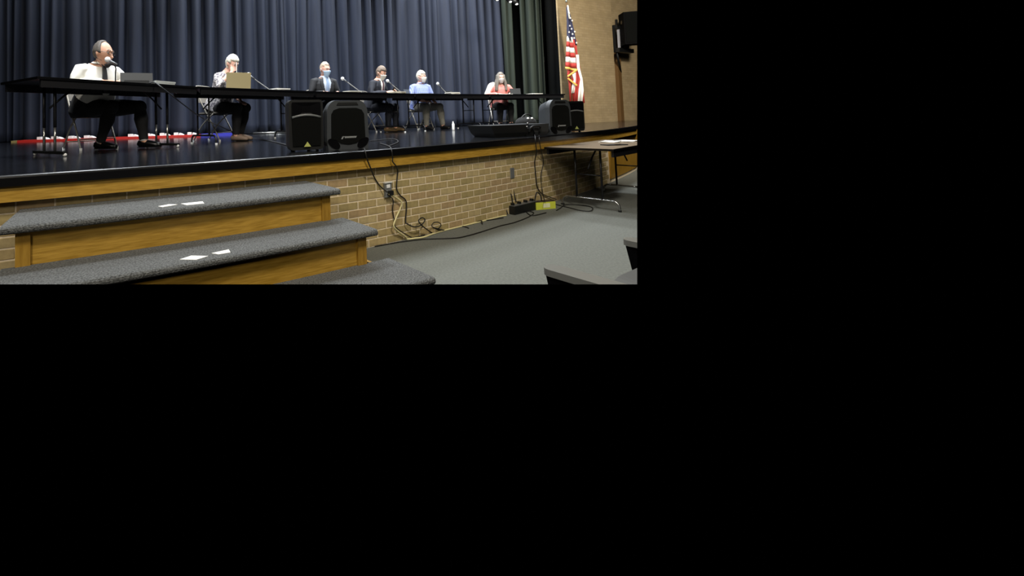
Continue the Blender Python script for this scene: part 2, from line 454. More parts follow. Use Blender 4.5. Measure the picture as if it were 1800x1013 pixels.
def tab(i, px, depth, z=0):
    """point on table i at pixel column px and this distance behind its front edge"""
    _, A, d, n = TB[i]; L = (Vector(TP[i + 1]) - A).length; lo, hi = -.5, L + .5
    for _k in range(40):
        m_ = (lo + hi) / 2; q = A + d * m_ + n * depth
        if proj((q.x, q.y, HS + .78))[0] < px: lo = m_
        else: hi = m_
    q = A + d * lo + n * depth
    return Vector((q.x, q.y, HS + .74 + z))
def tabang(i): return math.atan2(TB[i][2].y, TB[i][2].x)

# hall table on the carpet
Q = Vector((3.24, 4.74)); dT = Vector((.80, .60))
FT = folding_table(Q, Q + dT * 1.83, 'chrome', 'tan-topped folding table with bent chrome feet on the hall carpet', 0, width=.74, topm=M_tabletan)

# ------------------------------------------------------------------ folding chairs
def folding_chair(loc, rz, label, m=M_steel, pm=M_seat):
    t = thing('folding_chair', label, 'chair', loc, rz, 'metal folding chairs behind the tables')
    for s in (-1, 1):
        x = s * .215
        tube('front_leg', [(x, .22, .012), (x, .10, .25), (x, -.06, .52), (x * .98, -.20, .80), (x * .82, -.215, .855)], .0115, m, t, n=4)
        tube('rear_leg', [(x * .93, -.27, .012), (x * .93, -.10, .25), (x * .93, .10, .42)], .0105, m, t, n=4)
        for y_, xx in ((.22, x), (-.27, x * .93)):
            bm = B(); loft(bm, [(xx, y_, 0), (xx, y_, .03)], .016, 8); obj('foot_cap', bm, M_white, t)
    tube('top_rail', [(-.176, -.215, .855), (-.10, -.222, .862), (.10, -.222, .862), (.176, -.215, .855)], .0115, m, t, n=4)
    tube('front_rung', [(-.215, .165, .13), (.215, .165, .13)], .008, m, t)
    tube('rear_rung', [(-.2, -.20, .10), (.2, -.20, .10)], .008, m, t)
    bm = B(); prism(bm, rrect(-.19, .19, -.19, .20, .06), .425, .447)
    for v in bm.verts: v.co = Vector((v.co.x, v.co.z, v.co.y))
    obj('seat', bm, pm, t)
    bm = B(); rows = []
    for iz in range(5):
        r = []
        for ix in range(9):
            u = ix / 8 * 2 - 1
            r.append(bm.verts.new((u * .19, -.165 - iz * .011 - .03 * (1 - u * u), .60 + .058 * iz)))
        rows.append(r)
    for a, b in zip(rows, rows[1:]):
        for k in range(8): bm.faces.new((a[k], a[k + 1], b[k + 1], b[k]))
    e = bmesh.ops.extrude_face_region(bm, geom=bm.faces[:])
    for v in e['geom']:
        if isinstance(v, bmesh.types.BMVert): v.co.y -= .012
    obj('backrest', bm, pm, t)
    return t

# ------------------------------------------------------------------ people
def remesh(name, bm, m, parent, vox=.009, smooth_it=2):
    me = bpy.data.meshes.new(name); bmesh.ops.recalc_face_normals(bm, faces=bm.faces); bm.to_mesh(me); bm.free()
    o = bpy.data.objects.new(name, me); link(o)
    r = o.modifiers.new('r', 'REMESH'); r.mode = 'VOXEL'; r.voxel_size = vox
    if smooth_it:
        s = o.modifiers.new('s', 'SMOOTH'); s.factor = .5; s.iterations = smooth_it
    dg = bpy.context.evaluated_depsgraph_get()
    me2 = bpy.data.meshes.new_from_object(o.evaluated_get(dg)); me2.name = name
    o.modifiers.clear(); o.data = me2; bpy.data.meshes.remove(me)
    for p in me2.polygons: p.use_smooth = True
    me2.materials.clear(); me2.materials.append(m)
    o.parent = parent; return o
def hand(bm, wrist, d, n, sx, curl=.5, sc_=1.0):
    """palm and five fingers; d = direction of the fingers, n = palm normal (side the fingers curl to), sx = +-1 thumb side"""
    d = Vector(d).normalized(); n = Vector(n); n = (n - d * n.dot(d)).normalized(); s = d.cross(n) * sx
    w_ = Vector(wrist); k = sc_
    loft(bm, [w_ - d * .015, w_ + d * .03 * k, w_ + d * .065 * k, w_ + d * .095 * k], [(.026, .018), (.036, .016), (.042, .016), (.036, .012)], 12, side=s)
    for i, (o_, ln) in enumerate(((.030, .070), (.010, .080), (-.010, .074), (-.029, .058))):
        p = w_ + d * .088 * k + s * o_ * k; dd = d.copy(); P = [p - d * .02]; R = [.0098]
        P.append(p); R.append(.0095)
        for q in range(3):
            a = curl * (.5 + .35 * q); dd = (dd * math.cos(a) + n * math.sin(a)).normalized()
            p = p + dd * ln * k * (.42, .32, .26)[q]; P.append(p); R.append((.009, .0084, .007)[q])
        loft(bm, P, R, 8)
    p = w_ + d * .028 * k + s * .026 * k; dd = (d * .65 + s * .75 + n * .25).normalized()
    P = [p - dd * .02, p]; R = [.014, .0135]
    for q in range(3):
        p = p + dd * (.034, .03, .024)[q] * k; P.append(p); R.append((.012, .0105, .008)[q])
        dd = (dd + d * .35 + n * .25 * curl).normalized()
    loft(bm, P, R, 8)
def head_pt(u, v):
    """unit head surface: u = azimuth from the face (+y) to the left, v = latitude; returns local point in metres"""
    x = math.sin(u) * math.cos(v); y = math.cos(u) * math.cos(v); z = math.sin(v)
    px_, py_, pz = x * .077, y * .098, z * .128
    if z < 0:                      # jaw narrows, chin comes forward
        k = min(1, -z); px_ *= 1 - .30 * k; py_ = py_ * (1 - .25 * k) + .028 * k
    else:
        py_ -= .012 * z; px_ *= 1 + .03 * math.sin(math.pi * z)
    return Vector((px_, py_, pz))
def head_shell(bm, inside, off, M, nu=40, nv=28, thick=.006, wob=0, seed=1):
    """a patch of the head surface pushed out by off, with thickness"""
    rnd = random.Random(seed); g = {}
    def vert(i, j, o_):
        u = 2 * math.pi * i / nu; v = -math.pi / 2 + math.pi * j / nv
        p = head_pt(u, v); n = Vector((p.x / .077 ** 2, p.y / .098 ** 2, p.z / .128 ** 2)).normalized()
        return M @ (p + n * o_)
    for i in range(nu):
        for j in range(nv + 1): g[i, j] = off + (rnd.uniform(-wob, wob) if wob else 0)
    cells = []
    for i in range(nu):
        for j in range(nv):
            u = 2 * math.pi * (i + .5) / nu; v = -math.pi / 2 + math.pi * (j + .5) / nv
            uu = (u + math.pi) % (2 * math.pi) - math.pi
            if inside(uu, v, head_pt(u, v)): cells.append((i, j))
    vo = {}; vi = {}
    cs0 = set(cells)
    if wob:
        for i in range(nu):
            for j in range(nv + 1):
                c = sum(((i + a) % nu, j + b) in cs0 for a in (-1, 0) for b in (-1, 0))
                if j < nv and c < 4: g[i, j] = .004
    def gv(dct, i, j, o_):
        k = (i % nu, j)
        if k not in dct: dct[k] = bm.verts.new(vert(i % nu, j, o_))
        return dct[k]
    cs = set(cells)
    for i, j in cells:
        o4 = [gv(vo, a, b, g[a % nu, b]) for a, b in ((i, j), (i + 1, j), (i + 1, j + 1), (i, j + 1))]
        i4 = [gv(vi, a, b, g[a % nu, b] - thick) for a, b in ((i, j), (i + 1, j), (i + 1, j + 1), (i, j + 1))]
        bm.faces.new(o4); bm.faces.new(i4[::-1])
        for (di, dj), (a, b) in (((0, -1), (0, 1)), ((1, 0), (1, 2)), ((0, 1), (2, 3)), ((-1, 0), (3, 0))):
            if ((i + di) % nu, j + dj) not in cs:
                try: bm.faces.new((o4[b], o4[a], i4[a], i4[b]))
                except ValueError: pass
def person(label, loc, face, S):
    rz = math.atan2(-face[0], face[1])
    t = thing('person', label, 'person', (*loc, HS), rz, None)
    lean = S.get('lean', .10); wd_ = S.get('wide', 1.0); bel = S.get('belly', 0); sh = S.get('shoulder', .185); up = S.get('up', 0)
    def cy_(z): return lean * max(0, z - .5) / .55
    TZ = [(.435, .155, .125, 0), (.50, .178, .15, 0), (.58, .172, .145, bel * .3), (.68, .155, .128, bel * .8), (.78, .155, .125, bel * .7), (.88, .170, .125, bel * .2), (.97, .176, .112, 0), (1.025, .142, .090, 0), (1.065, .090, .068, 0), (1.10, .058, .056, 0)]
    def wz(z): return wd_ if z < .85 else 1 + (wd_ - 1) * (.85 if z < .95 else .6)
    def torso(bm, off, i0=0, i1=len(TZ)):
        P = []; R = []
        for z, a, b, e in TZ[i0:i1]:
            P.append((0, cy_(z) + e * .5, z + up)); R.append((a * wz(z) + off, b * (1 + (wd_ - 1) * .8) + e * .5 + off))
        loft(bm, P, R, 24, side=(1, 0, 0))
    def tsurf(z, a, off):
        for k in range(len(TZ) - 1):
            if TZ[k][0] <= z <= TZ[k + 1][0]: break
        q = (z - TZ[k][0]) / (TZ[k + 1][0] - TZ[k][0]); L_ = [TZ[k][m_] * (1 - q) + TZ[k + 1][m_] * q for m_ in range(4)]
        rx = L_[1] * wz(z) + off; ry = L_[2] * (1 + (wd_ - 1) * .8) + L_[3] * .5 + off
        return Vector((rx * math.sin(a), cy_(z) + L_[3] * .5 + ry * math.cos(a), z + up))
    arms = S['arms']; legs = S['legs']
    def arm_pts(s):
        A = arms[s]; sx = 1 if s == 'R' else -1
        shd = Vector((sx * sh * wz(1), lean * .92, .995 + up)); return shd, Vector(A['elbow']), Vector(A['wrist'])
    def arm(bm, s, off, to=1.0):
        a, e, w_ = arm_pts(s); sx = 1 if s == 'R' else -1
        m1 = a.lerp(e, .5); m2 = e.lerp(w_, .4); P = [a + Vector((-sx * .07, 0, .012)), a, m1, e, m2, e.lerp(w_, to)]
        q = wd_ ** .5
        loft(bm, P, [.052 * q + off, .058 * q + off, .050 * q + off, .042 * q + off, .040 * q + off, (.028 if to > .8 else .036) + off], 14)
    def leg(bm, s, off, to=1.0):
        K = Vector(legs[s]['knee']); A_ = Vector(legs[s]['ankle']); sx = 1 if s == 'R' else -1
        H_ = Vector((sx * .085 * wd_, 0, .505)); q = wd_ ** .5
        P = [H_ + Vector((0, -.05, 0)), H_, H_.lerp(K, .5), K, K.lerp(A_, .35), K.lerp(A_, .7), K.lerp(A_, to)]
        loft(bm, P, [.085 * q + off, .092 * q + off, .078 * q + off, .060 * q + off, .058 * q + off, .043 + off, .038 + off], 14)
        ball(bm, K + Vector((0, .004, 0)), .058 * q + off)
    # head frame
    hy, hp = S.get('head', (0, 0)); hs_ = S.get('hs', 1.0)
    hc = Vector((0, cy_(1.10) + .035 + S.get('hf', 0), 1.225 + up + S.get('hz', 0)))
    HM = Matrix.Translation(hc) @ Matrix.Rotation(math.radians(hy), 4, 'Z') @ Matrix.Rotation(math.radians(-hp), 4, 'X') @ Matrix.Rotation(math.radians(S.get('tilt', 0)), 4, 'Y') @ Matrix.Scale(hs_, 4)
    bm = B(); torso(bm, 0)
    loft(bm, [(0, cy_(1.03), 1.03 + up), (0, cy_(1.10), 1.10 + up), HM @ Vector((0, -.02, -.07)), HM @ Vector((0, -.01, 0))], [.062, .056, .054, .05], 14)
    g = {}
    NU, NV = 36, 24; rows = []
    for j in range(1, NV):
        rows.append([bm.verts.new(HM @ head_pt(2 * math.pi * i / NU, -math.pi / 2 + math.pi * j / NV)) for i in range(NU)])
    for a, b in zip(rows, rows[1:]):
        for k in range(NU): bm.faces.new((a[k], a[(k + 1) % NU], b[(k + 1) % NU], b[k]))
    bm.faces.new(rows[0][::-1]); bm.faces.new(rows[-1])
    loft(bm, [HM @ Vector((0, .083, .012)), HM @ Vector((0, .102, -.018)), HM @ Vector((0, .113, -.036)), HM @ Vector((0, .094, -.044))], [.010, .013, .016, .012], 10)      # nose
    loft(bm, [HM @ Vector((-.022, .092, -.068)), HM @ Vector((0, .099, -.066)), HM @ Vector((.022, .092, -.068))], [.006, .009, .006], 8)                              # lips
    loft(bm, [HM @ Vector((-.045, .080, .030)), HM @ Vector((0, .094, .030)), HM @ Vector((.045, .080, .030))], [.008, .010, .008], 8)                                  # brow
    for s in (-1, 1): ball(bm, HM @ Vector((s * .080, -.008, -.008)), (.011 * hs_, .019 * hs_, .031 * hs_), 10, 8, HM.to_3x3().to_4x4().normalized() if False else None)
    for s in 'RL':
        arm(bm, s, 0); a, e, w_ = arm_pts(s); A = arms[s]; sx = 1 if s == 'R' else -1
        hand(bm, w_, A.get('dir', (w_ - e)), A.get('palm', (0, 0, -1)), A.get('thumb', -sx), A.get('curl', .45))
        leg(bm, s, 0)
        AN = Vector(legs[s]['ankle']); fd = Vector(legs[s].get('foot', (0, 1, 0))).normalized()
        loft(bm, [AN + Vector((0, 0, .04)), AN, AN + fd * .05 - Vector((0, 0, .04)), AN + fd * .14 - Vector((0, 0, .055))], [.04, .042, (.04, .03), (.035, .02)], 10, side=Vector((fd.y, -fd.x, 0)))
    remesh('body', bm, S.get('skin', M_skin), t, .0085)
    # eyes
    for s in (-1, 1):
        bm = B(); ball(bm, HM @ Vector((s * .031, .079, .010)), .0125 * hs_, 10, 8); e_ = obj('eye', bm, mat('eye_white', '#d8d4cc', .3), t, smooth=True)
        bm = B(); ball(bm, HM @ Vector((s * .031, .0885, .010)), .006 * hs_, 8, 6); obj('iris', bm, mat('iris', '#241a14', .3), e_, smooth=True)
        bm = B(); loft(bm, [HM @ Vector((s * .014, .099, .034)), HM @ Vector((s * .030, .096, .040)), HM @ Vector((s * .048, .084, .036))], [.003, .004, .003], 6); obj('eyebrow', bm, S['hairm'], t)
    # clothes
    tuck = S.get('tuck', False)
    bm = B(); torso(bm, .014 if tuck else .026, 2 if tuck else 1, 5)
    torso(bm, .014, 4, len(TZ) - 1)
    for s in 'RL': arm(bm, s, .013, S.get('sleeve', .96))
    remesh(S.get('topname', 'shirt'), bm, S['top'], t, .010)
    bm = B(); torso(bm, .020 if tuck else .012, 0, 4)
    for s in 'RL': leg(bm, s, .016, .97)
    remesh('trousers', bm, S['bottom'], t, .010)
    for s in 'RL':
        AN = Vector(legs[s]['ankle']); fd = Vector(legs[s].get('foot', (0, 1, 0))).normalized(); sd = Vector((fd.y, -fd.x, 0)); zf = AN.z
        bm = B(); g0 = Vector((AN.x, AN.y, 0)) + Vector((0, 0, zf - .085))
        loft(bm, [g0 - fd * .075 + Vector((0, 0, .035)), g0 - fd * .06 + Vector((0, 0, .045)), g0 + Vector((0, 0, .05)), g0 + fd * .07 + Vector((0, 0, .045)), g0 + fd * .15 + Vector((0, 0, .035)), g0 + fd * .20 + Vector((0, 0, .028)), g0 + fd * .215 + Vector((0, 0, .025))],
             [(.022, .02), (.035, .042), (.040, .05), (.045, .043), (.048, .033), (.036, .026), (.015, .012)], 14, side=sd)
        for v in bm.verts:
            if v.co.z < zf - .085 + .004: v.co.z = zf - .085 + .004
        sh_ = obj('shoe', bm, S.get('shoem', M_blackgloss), t, smooth=True)
        bm = B(); loft(bm, [g0 - fd * .075 + Vector((0, 0, .006)), g0 + fd * .0 + Vector((0, 0, .006)), g0 + fd * .14 + Vector((0, 0, .006)), g0 + fd * .21 + Vector((0, 0, .006))], [(.028, .006), (.04, .006), (.05, .006), (.02, .006)], 12, side=sd); obj('sole', bm, M_black, sh_)
        if S.get('sock'):
            bm = B(); K = Vector(legs[s]['knee']); loft(bm, [AN, AN.lerp(K, .22)], [.047, .050], 12); obj('sock', bm, S['sock'], t, smooth=True)
    # V-front, shirt and tie
    def patch(name, rows_, off, m, th=.005):
        bm = B(); R_ = []
        for z, a0, a1 in rows_:
            R_.append([bm.verts.new(tsurf(z, a0 + (a1 - a0) * k / 6, off)) for k in range(7)])
        for a, b in zip(R_, R_[1:]):
            for k in range(6): bm.faces.new((a[k], a[k + 1], b[k + 1], b[k]))
        e = bmesh.ops.extrude_face_region(bm, geom=bm.faces[:]); cz = Vector((0, 1, 0))
        for v in e['geom']:
            if isinstance(v, bmesh.types.BMVert): v.co -= cz * th
        return obj(name, bm, m, t, smooth=True)
    if 'vfront' in S:
        patch('shirt_front', [(.70, -.10, .10), (.78, -.20, .20), (.88, -.32, .32), (.97, -.40, .40), (1.03, -.46, .46), (1.07, -.62, .62), (1.093, -.8, .8)], .019, S['vfront'], .012)
        for sx in (-1, 1):
            patch('lapel', [(.70, sx * .08, sx * .16), (.80, sx * .20, sx * .40), (.92, sx * .33, sx * .62), (1.0, sx * .42, sx * .70), (1.05, sx * .48, sx * .85)], .023, S['top'], .008)
    if 'tie' in S:
        patch('tie', [(.72, -.02, .02), (.76, -.16, .16), (.86, -.14, .14), (.97, -.11, .11), (1.045, -.13, .13), (1.06, -.20, .20), (1.085, -.22, .22)], .028, S['tie'], .008)
    if S.get('collarm'):
        for sx in (-1, 1):
            patch('collar', [(1.07, sx * .25, sx * .8), (1.082, sx * .12, sx * 1.5), (1.098, sx * .2, sx * 1.9)], .013, S['collarm'], .006)
    # hair
    bm = B(); head_shell(bm, S['hair'], S.get('hairoff', .012), HM, thick=.010, wob=S.get('wob', .0025), seed=len(label))
    if S.get('long'):
        for k in range(13):
            a = math.radians(55 + 250 * k / 12); c0 = HM @ (head_pt(a, .55) * 1.09); c1 = HM @ (head_pt(a, -.2) * 1.14)
            sxx = math.sin(a); c2 = c1 + Vector((sxx * .03, -.015 * math.cos(a), -.10)); c3 = Vector((sxx * .13, cy_(1.0) + .10 * math.cos(a) * (1 if math.cos(a) > 0 else .9) + (.05 if math.cos(a) > -.3 else -.05), S['long'] + up))
            loft(bm, spline([c0, c1, c2, c3], 4), [.024 + .010 * math.sin(math.pi * q / 12) for q in range(13)], 8)
    obj('hair', bm, S['hairm'], t, smooth=True)
    if 'mask' in S:
        lo_, hi_ = S.get('maskz', (-.105, -.002))
        bm = B(); head_shell(bm, lambda u, v, p: abs(u) < 1.05 and lo_ < p.z < hi_ - .018 * abs(u), .020, HM, nu=56, nv=48, thick=.014, wob=0)
        for v in bm.verts:
            q = HM.inverted() @ v.co
            if q.y > .05: q.y += .018 * max(0, 1 - abs(q.x) / .05); v.co = HM @ q
        mk = obj('face_mask', bm, S['mask'], t, smooth=True)
        for sx in (-1, 1):
            bm = B(); zc = (lo_ + hi_) / 2
            loft(bm, spline([HM @ Vector((sx * .072, .05, zc + .03)), HM @ Vector((sx * .088, .01, zc + .05)), HM @ Vector((sx * .090, -.022, .0)), HM @ Vector((sx * .084, .005, zc - .0)), HM @ Vector((sx * .068, .045, zc - .025))], 5), .0022, 5)
            obj('ear_loop', bm, S.get('loopm', S['mask']), mk)
    if S.get('glasses'):
        bm = B()
        for sx in (-1, 1):
            P = []
            for k in range(13):
                a = 2 * math.pi * k / 12; P.append(HM @ Vector((sx * (.033 + .024 * math.cos(a)), .108 - .012 * abs(math.cos(a)) * (1 if math.cos(a) > 0 else 0), .008 + .018 * math.sin(a))))
            loft(bm, P, .0028, 6)
            loft(bm, [HM @ Vector((sx * .057, .097, .012)), HM @ Vector((sx * .083, .06, .014)), HM @ Vector((sx * .088, -.005, .010))], .0028, 6)
        loft(bm, [HM @ Vector((-.010, .110, .010)), HM @ Vector((.010, .110, .010))], .0026, 6)
        obj('glasses', bm, M_black, t)
    return t, HM, rz
def toworld(t, p):
    return Matrix.Translation(t.location) @ Matrix.Rotation(t.rotation_euler.z, 4, 'Z') @ Vector(p)

M_black_cloth = mat('black_trouser', '#0c0c0f', .85, var=.2, scale=30)
M_suit = mat('charcoal_suit', '#17181c', .8, var=.2, scale=60)
M_suitn = mat('navy_suit', '#171a24', .8, var=.2, scale=60)
M_shirtw = mat('white_shirt', '#d8d6cf', .8, var=.05, scale=8, bump=.3)
H_grey = mat('hair_grey', '#4d4741', .7, var=.3, scale=60)
H_ltgrey = mat('hair_light_grey', '#a49b8e', .7, var=.25, scale=60)
H_white = mat('hair_white', '#c9c4b6', .7, var=.2, scale=60)
H_brown = mat('hair_brown', '#66584c', .7, var=.3, scale=60)
H_long = mat('hair_long_grey', '#6a645c', .65, var=.35, scale=40, stretch=(4, 4, .6))
def hair_short(u, v, p): return (p.z > .052 and not (abs(u) < .9 and p.z < .075)) or (abs(u) > 1.35 and p.z > -.02) or (abs(u) > 2.0 and p.z > -.07)
def hair_receding(u, v, p): return (abs(u) > 1.25 and p.z > -.005 and p.z < .095) or (abs(u) > 2.0 and -.06 < p.z < .118) or (p.z > .09 and p.y < .01)
def hair_full(u, v, p): return (p.z > .058) or (abs(u) > 1.1 and p.z > .01) or (abs(u) > 1.7 and p.z > -.085)
def hair_long(u, v, p): return (p.z > .075) or (abs(u) > .75 and p.z > .03) or (abs(u) > 1.0 and p.z > -.11)
def leg_(kx, ky, kz, ax, ay, az=.09, foot=(0, 1, 0)): return {'knee': (kx, ky, kz), 'ankle': (ax, ay, az), 'foot': foot}

people = []
# 1 man in white shirt, profile to the right
p1 = person('person in white dress shirt and dark tie leaning to a microphone', (-2.80, 5.25), (.80, -.60), dict(
    tuck=True, lean=.20, wide=1.34, belly=.10, shoulder=.172, up=-.05, hs=1.16, hf=.05, hz=-.03, head=(24, 6), skin=mat('skin_tan', '#b98a70', .55),
    arms={'R': dict(elbow=(.30, .19, .76), wrist=(.06, .42, .80), dir=(-.75, .6, 0), palm=(-.4, 0, -.9), curl=.5), 'L': dict(elbow=(-.36, .24, .80), wrist=(-.13, .46, .80), dir=(.6, .6, .0), palm=(0, 0, -1), curl=.5)},
    legs={'R': leg_(.0, .48, .50, .0, .22, .09, (-.5, .85, 0)), 'L': leg_(-.33, .52, .50, -.36, .56, .09, (-.6, .8, 0))},
    top=M_shirtw, bottom=M_black_cloth, hair=hair_receding, hairm=H_grey, tie=mat('dark_tie', '#1b1c20', .6), collarm=M_shirtw,
    mask=mat('black_mask', '#16171a', .8), maskz=(-.128, -.085), glasses=True, sock=M_white))
# 2 older person with patterned blouse
def pattern_mat(name, c1, c2, scale):
    m = mat(name, c1, .8, col2=c2, scale=scale, detail=2); 
    for n in m.node_tree.nodes:
        if n.type == 'VALTORGB': n.color_ramp.elements[0].position = .46; n.color_ramp.elements[1].position = .54
    return m
p2 = person('person in grey and white patterned blouse bent over the laptop', (-1.60, 6.66), (.93, -.36), dict(
    lean=.20, wide=1.10, belly=.06, up=-.02, hs=1.04, hf=.05, hz=-.02, head=(-14, 26), skin=M_skin2, sleeve=.45,
    arms={'R': dict(elbow=(.30, .22, .80), wrist=(.10, .36, 1.04), dir=(-.35, -.05, .9), palm=(-.6, -.7, 0), thumb=-1, curl=.7), 'L': dict(elbow=(-.27, .20, .72), wrist=(-.10, .38, .60), dir=(.5, .8, -.2), palm=(0, 0, -1), curl=.4)},
    legs={'R': leg_(.13, .46, .50, .12, .42, .09), 'L': leg_(-.12, .46, .50, -.10, .36, .09)},
    top=pattern_mat('patterned_blouse', '#67626a', '#bdb9b8', 38), topname='blouse', bottom=M_black_cloth, hair=hair_full, hairm=H_white, hairoff=.018, shoem=mat('pale_shoe', '#8d7a6c', .6)))
# 3 bald man in dark suit, blue mask
p3 = person('person in charcoal suit and pale blue tie wearing a blue face mask', (.06, 8.08), (.50, -.86), dict(
    lean=.10, wide=1.24, up=-.0, hs=1.10, head=(10, 14), collar=0, skin=M_skin2,
    arms={'R': dict(elbow=(.30, .12, .74), wrist=(.14, .34, .78), dir=(-.5, .8, 0), curl=.3), 'L': dict(elbow=(-.30, .12, .74), wrist=(-.14, .34, .78), dir=(.5, .8, 0), curl=.3)},
    legs={'R': leg_(.13, .44, .50, .13, .44), 'L': leg_(-.13, .44, .50, -.13, .40)},
    top=M_suit, topname='jacket', bottom=M_suit, hair=hair_short, hairm=mat('hair_stubble', '#a08f7c', .7, var=.2, scale=80), hairoff=.004, vfront=mat('pale_blue_shirt', '#aeb9c9', .8), tie=mat('blue_tie', '#7f92ad', .6), collarm=mat('pale_blue_shirt', '#aeb9c9', .8),
    mask=mat('blue_mask', '#a9c4de', .8)))
# 4 man in navy suit looking down at phone
p4 = person('person in navy suit and maroon tie looking down at a phone, white face mask', (1.12, 8.90), (.80, -.60), dict(
    lean=.15, wide=1.22, up=.0, hs=1.08, hf=.03, hz=-.01, head=(-8, 24), skin=M_skin,
    arms={'R': dict(elbow=(.30, .16, .78), wrist=(.09, .40, .80), dir=(-.35, .9, .1), palm=(-.7, 0, -.5), curl=.6), 'L': dict(elbow=(-.30, .18, .78), wrist=(-.10, .42, .82), dir=(.4, .8, .25), palm=(.5, -.3, -.6), curl=.6)},
    legs={'R': leg_(.13, .46, .50, .12, .40), 'L': leg_(-.12, .46, .50, -.12, .46)},
    top=M_suitn, topname='jacket', bottom=M_suitn, hair=hair_full, hairm=H_brown, hairoff=.014, vfront=M_shirtw, tie=mat('maroon_tie', '#5b3c42', .6), collarm=M_shirtw, mask=mat('white_mask', '#dedbd2', .8), shoem=mat('tan_shoe', '#6b5638', .5)))
# 5 white haired man in plaid shirt
def plaid():
    m = bpy.data.materials.new('blue_plaid'); m.use_nodes = True; nt = m.node_tree; b = nt.nodes['Principled BSDF']; b.inputs['Roughness'].default_value = .85
    tc = nt.nodes.new('ShaderNodeTexCoord'); mix = None
    cols = [lin('#9aa6d6'), lin('#d5dcea')]
    ws = []
    for dr in ('X', 'Z'):
        wv = nt.nodes.new('ShaderNodeTexWave'); wv.bands_direction = dr; wv.inputs['Scale'].default_value = 11; nt.links.new(tc.outputs['Object'], wv.inputs[0]); ws.append(wv)
    mx = nt.nodes.new('ShaderNodeMixRGB'); mx.inputs[0].default_value = .5; nt.links.new(ws[0].outputs[0], mx.inputs[1]); nt.links.new(ws[1].outputs[0], mx.inputs[2])
    rp = nt.nodes.new('ShaderNodeValToRGB'); rp.color_ramp.elements[0].color = lin('#4c5ca8'); rp.color_ramp.elements[1].color = lin('#a9b6d4'); rp.color_ramp.elements[0].position = .3; rp.color_ramp.elements[1].position = .7
    nt.links.new(mx.outputs[0], rp.inputs[0]); nt.links.new(rp.outputs[0], b.inputs['Base Color']); return m
p5 = person('person in blue plaid shirt and grey trousers with hands in the lap', (2.27, 9.62), (.42, -.91), dict(
    lean=.06, wide=1.2, belly=.06, up=-.04, hs=1.06, head=(16, 6), skin=M_skin2, sleeve=.5,
    arms={'R': dict(elbow=(.30, .10, .70), wrist=(.13, .36, .63), dir=(-.55, .8, -.1), palm=(-.5, 0, -.8), curl=.6), 'L': dict(elbow=(-.30, .10, .70), wrist=(-.10, .38, .63), dir=(.5, .8, -.1), palm=(.5, 0, -.8), curl=.6)},
    legs={'R': leg_(.17, .44, .50, .16, .42), 'L': leg_(-.20, .44, .50, -.25, .46)},
    top=plaid(), bottom=mat('grey_khaki', '#7c7a72', .85, var=.1, scale=30), hair=hair_full, hairm=H_white, hairoff=.014, collarm=mat('blue_collar', '#8f9cd0', .85), mask=mat('white_mask', '#dedbd2', .8), shoem=mat('dark_shoe', '#151413', .4)))
# 6 woman in coral blouse
p6 = person('person in coral blouse and white cardigan facing the hall, grey mask', (4.53, 10.70), (-.10, -1), dict(
    lean=.13, wide=1.06, up=-.03, hs=1.04, head=(0, 8), skin=M_skin2,
    arms={'R': dict(elbow=(.33, .14, .78), wrist=(.17, .40, .79), dir=(-.3, .9, 0), curl=.3), 'L': dict(elbow=(-.33, .14, .78), wrist=(-.15, .40, .79), dir=(.4, .9, 0), curl=.3)},
    legs={'R': leg_(.12, .44, .50, .12, .40), 'L': leg_(-.12, .44, .50, -.12, .42)},
    top=mat('coral_blouse', '#cf7d75', .8, var=.15, scale=14), topname='blouse', bottom=M_black_cloth, hair=hair_long, hairm=H_long, hairoff=.016, long=.90, mask=mat('grey_mask', '#b9b4b2', .8)))
# her white cardigan: an open over-sleeve on her right shoulder
t6 = p6[0]
bm = B(); loft(bm, spline([(.10, .11, 1.05), (.205, .12, 1.02), (.27, .125, .90), (.34, .13, .775)], 4), [.04, .05, .06, .068, .074, .076, .076, .074, .072, .070, .068, .064, .058], 14)
remesh('cardigan', bm, mat('cream_knit', '#d9d3c4', .85), t6, .012)

CL = ['grey folding chair under the person in the white shirt', 'grey folding chair under the patterned blouse', 'grey folding chair under the charcoal suit', 'grey folding chair under the navy suit', 'grey folding chair under the blue plaid shirt', 'pale folding chair under the coral blouse']
for (t, _, rz), l in zip((p1, p2, p3, p4, p5, p6), CL):
    b_ = toworld(t, (0, -.02, 0)); folding_chair((b_.x, b_.y, HS), rz, l, M_steel if 'pale' not in l else mat('pale_steel', '#b9b4aa', .4, metal=.2))

# ------------------------------------------------------------------ things on the panel tables
def mic(i, head_px, base_px, depth, label, vertical=False):
    b = tab(i, base_px, depth); hd = ony(head_px[0], head_px[1], b.y - .10)
    t = thing('gooseneck_microphone', label, 'microphone', b, 0, 'gooseneck microphones on the panel tables')
    h_ = hd - b
    bm = B(); loft(bm, [(0, 0, 0), (0, 0, .012), (0, 0, .03)], [.06, .06, .03], 16); obj('base', bm, M_black, t, smooth=False)
    if vertical: P = [(0, 0, .02), (0, 0, h_.z * .5), (0, 0, h_.z * .78), h_ * .995]
    else: P = [(0, 0, .02), (h_.x * .18, h_.y * .2, .06), (h_.x * .6, h_.y * .6, h_.z * .62), h_]
    tube('stem', P, .0075 if vertical else .008, M_steeld if vertical else mat('stem_grey', '#7d7d7a', .4), t, n=6)
    d_ = (Vector(P[-1]) - Vector(P[-2])).normalized()
    if vertical: d_ = Vector((-.78, -.2, .45)).normalized()
    bm = B(); loft(bm, [h_ - d_ * .10, h_ - d_ * .01], [.011, .016], 10); obj('capsule_body', bm, mat('mic_grey', '#5d5f63', .4), t, smooth=True)
    bm = B(); ball(bm, h_ + d_ * .012, (.032, .032, .034)); obj('windscreen', bm, M_foam, t, smooth=True)
    return t
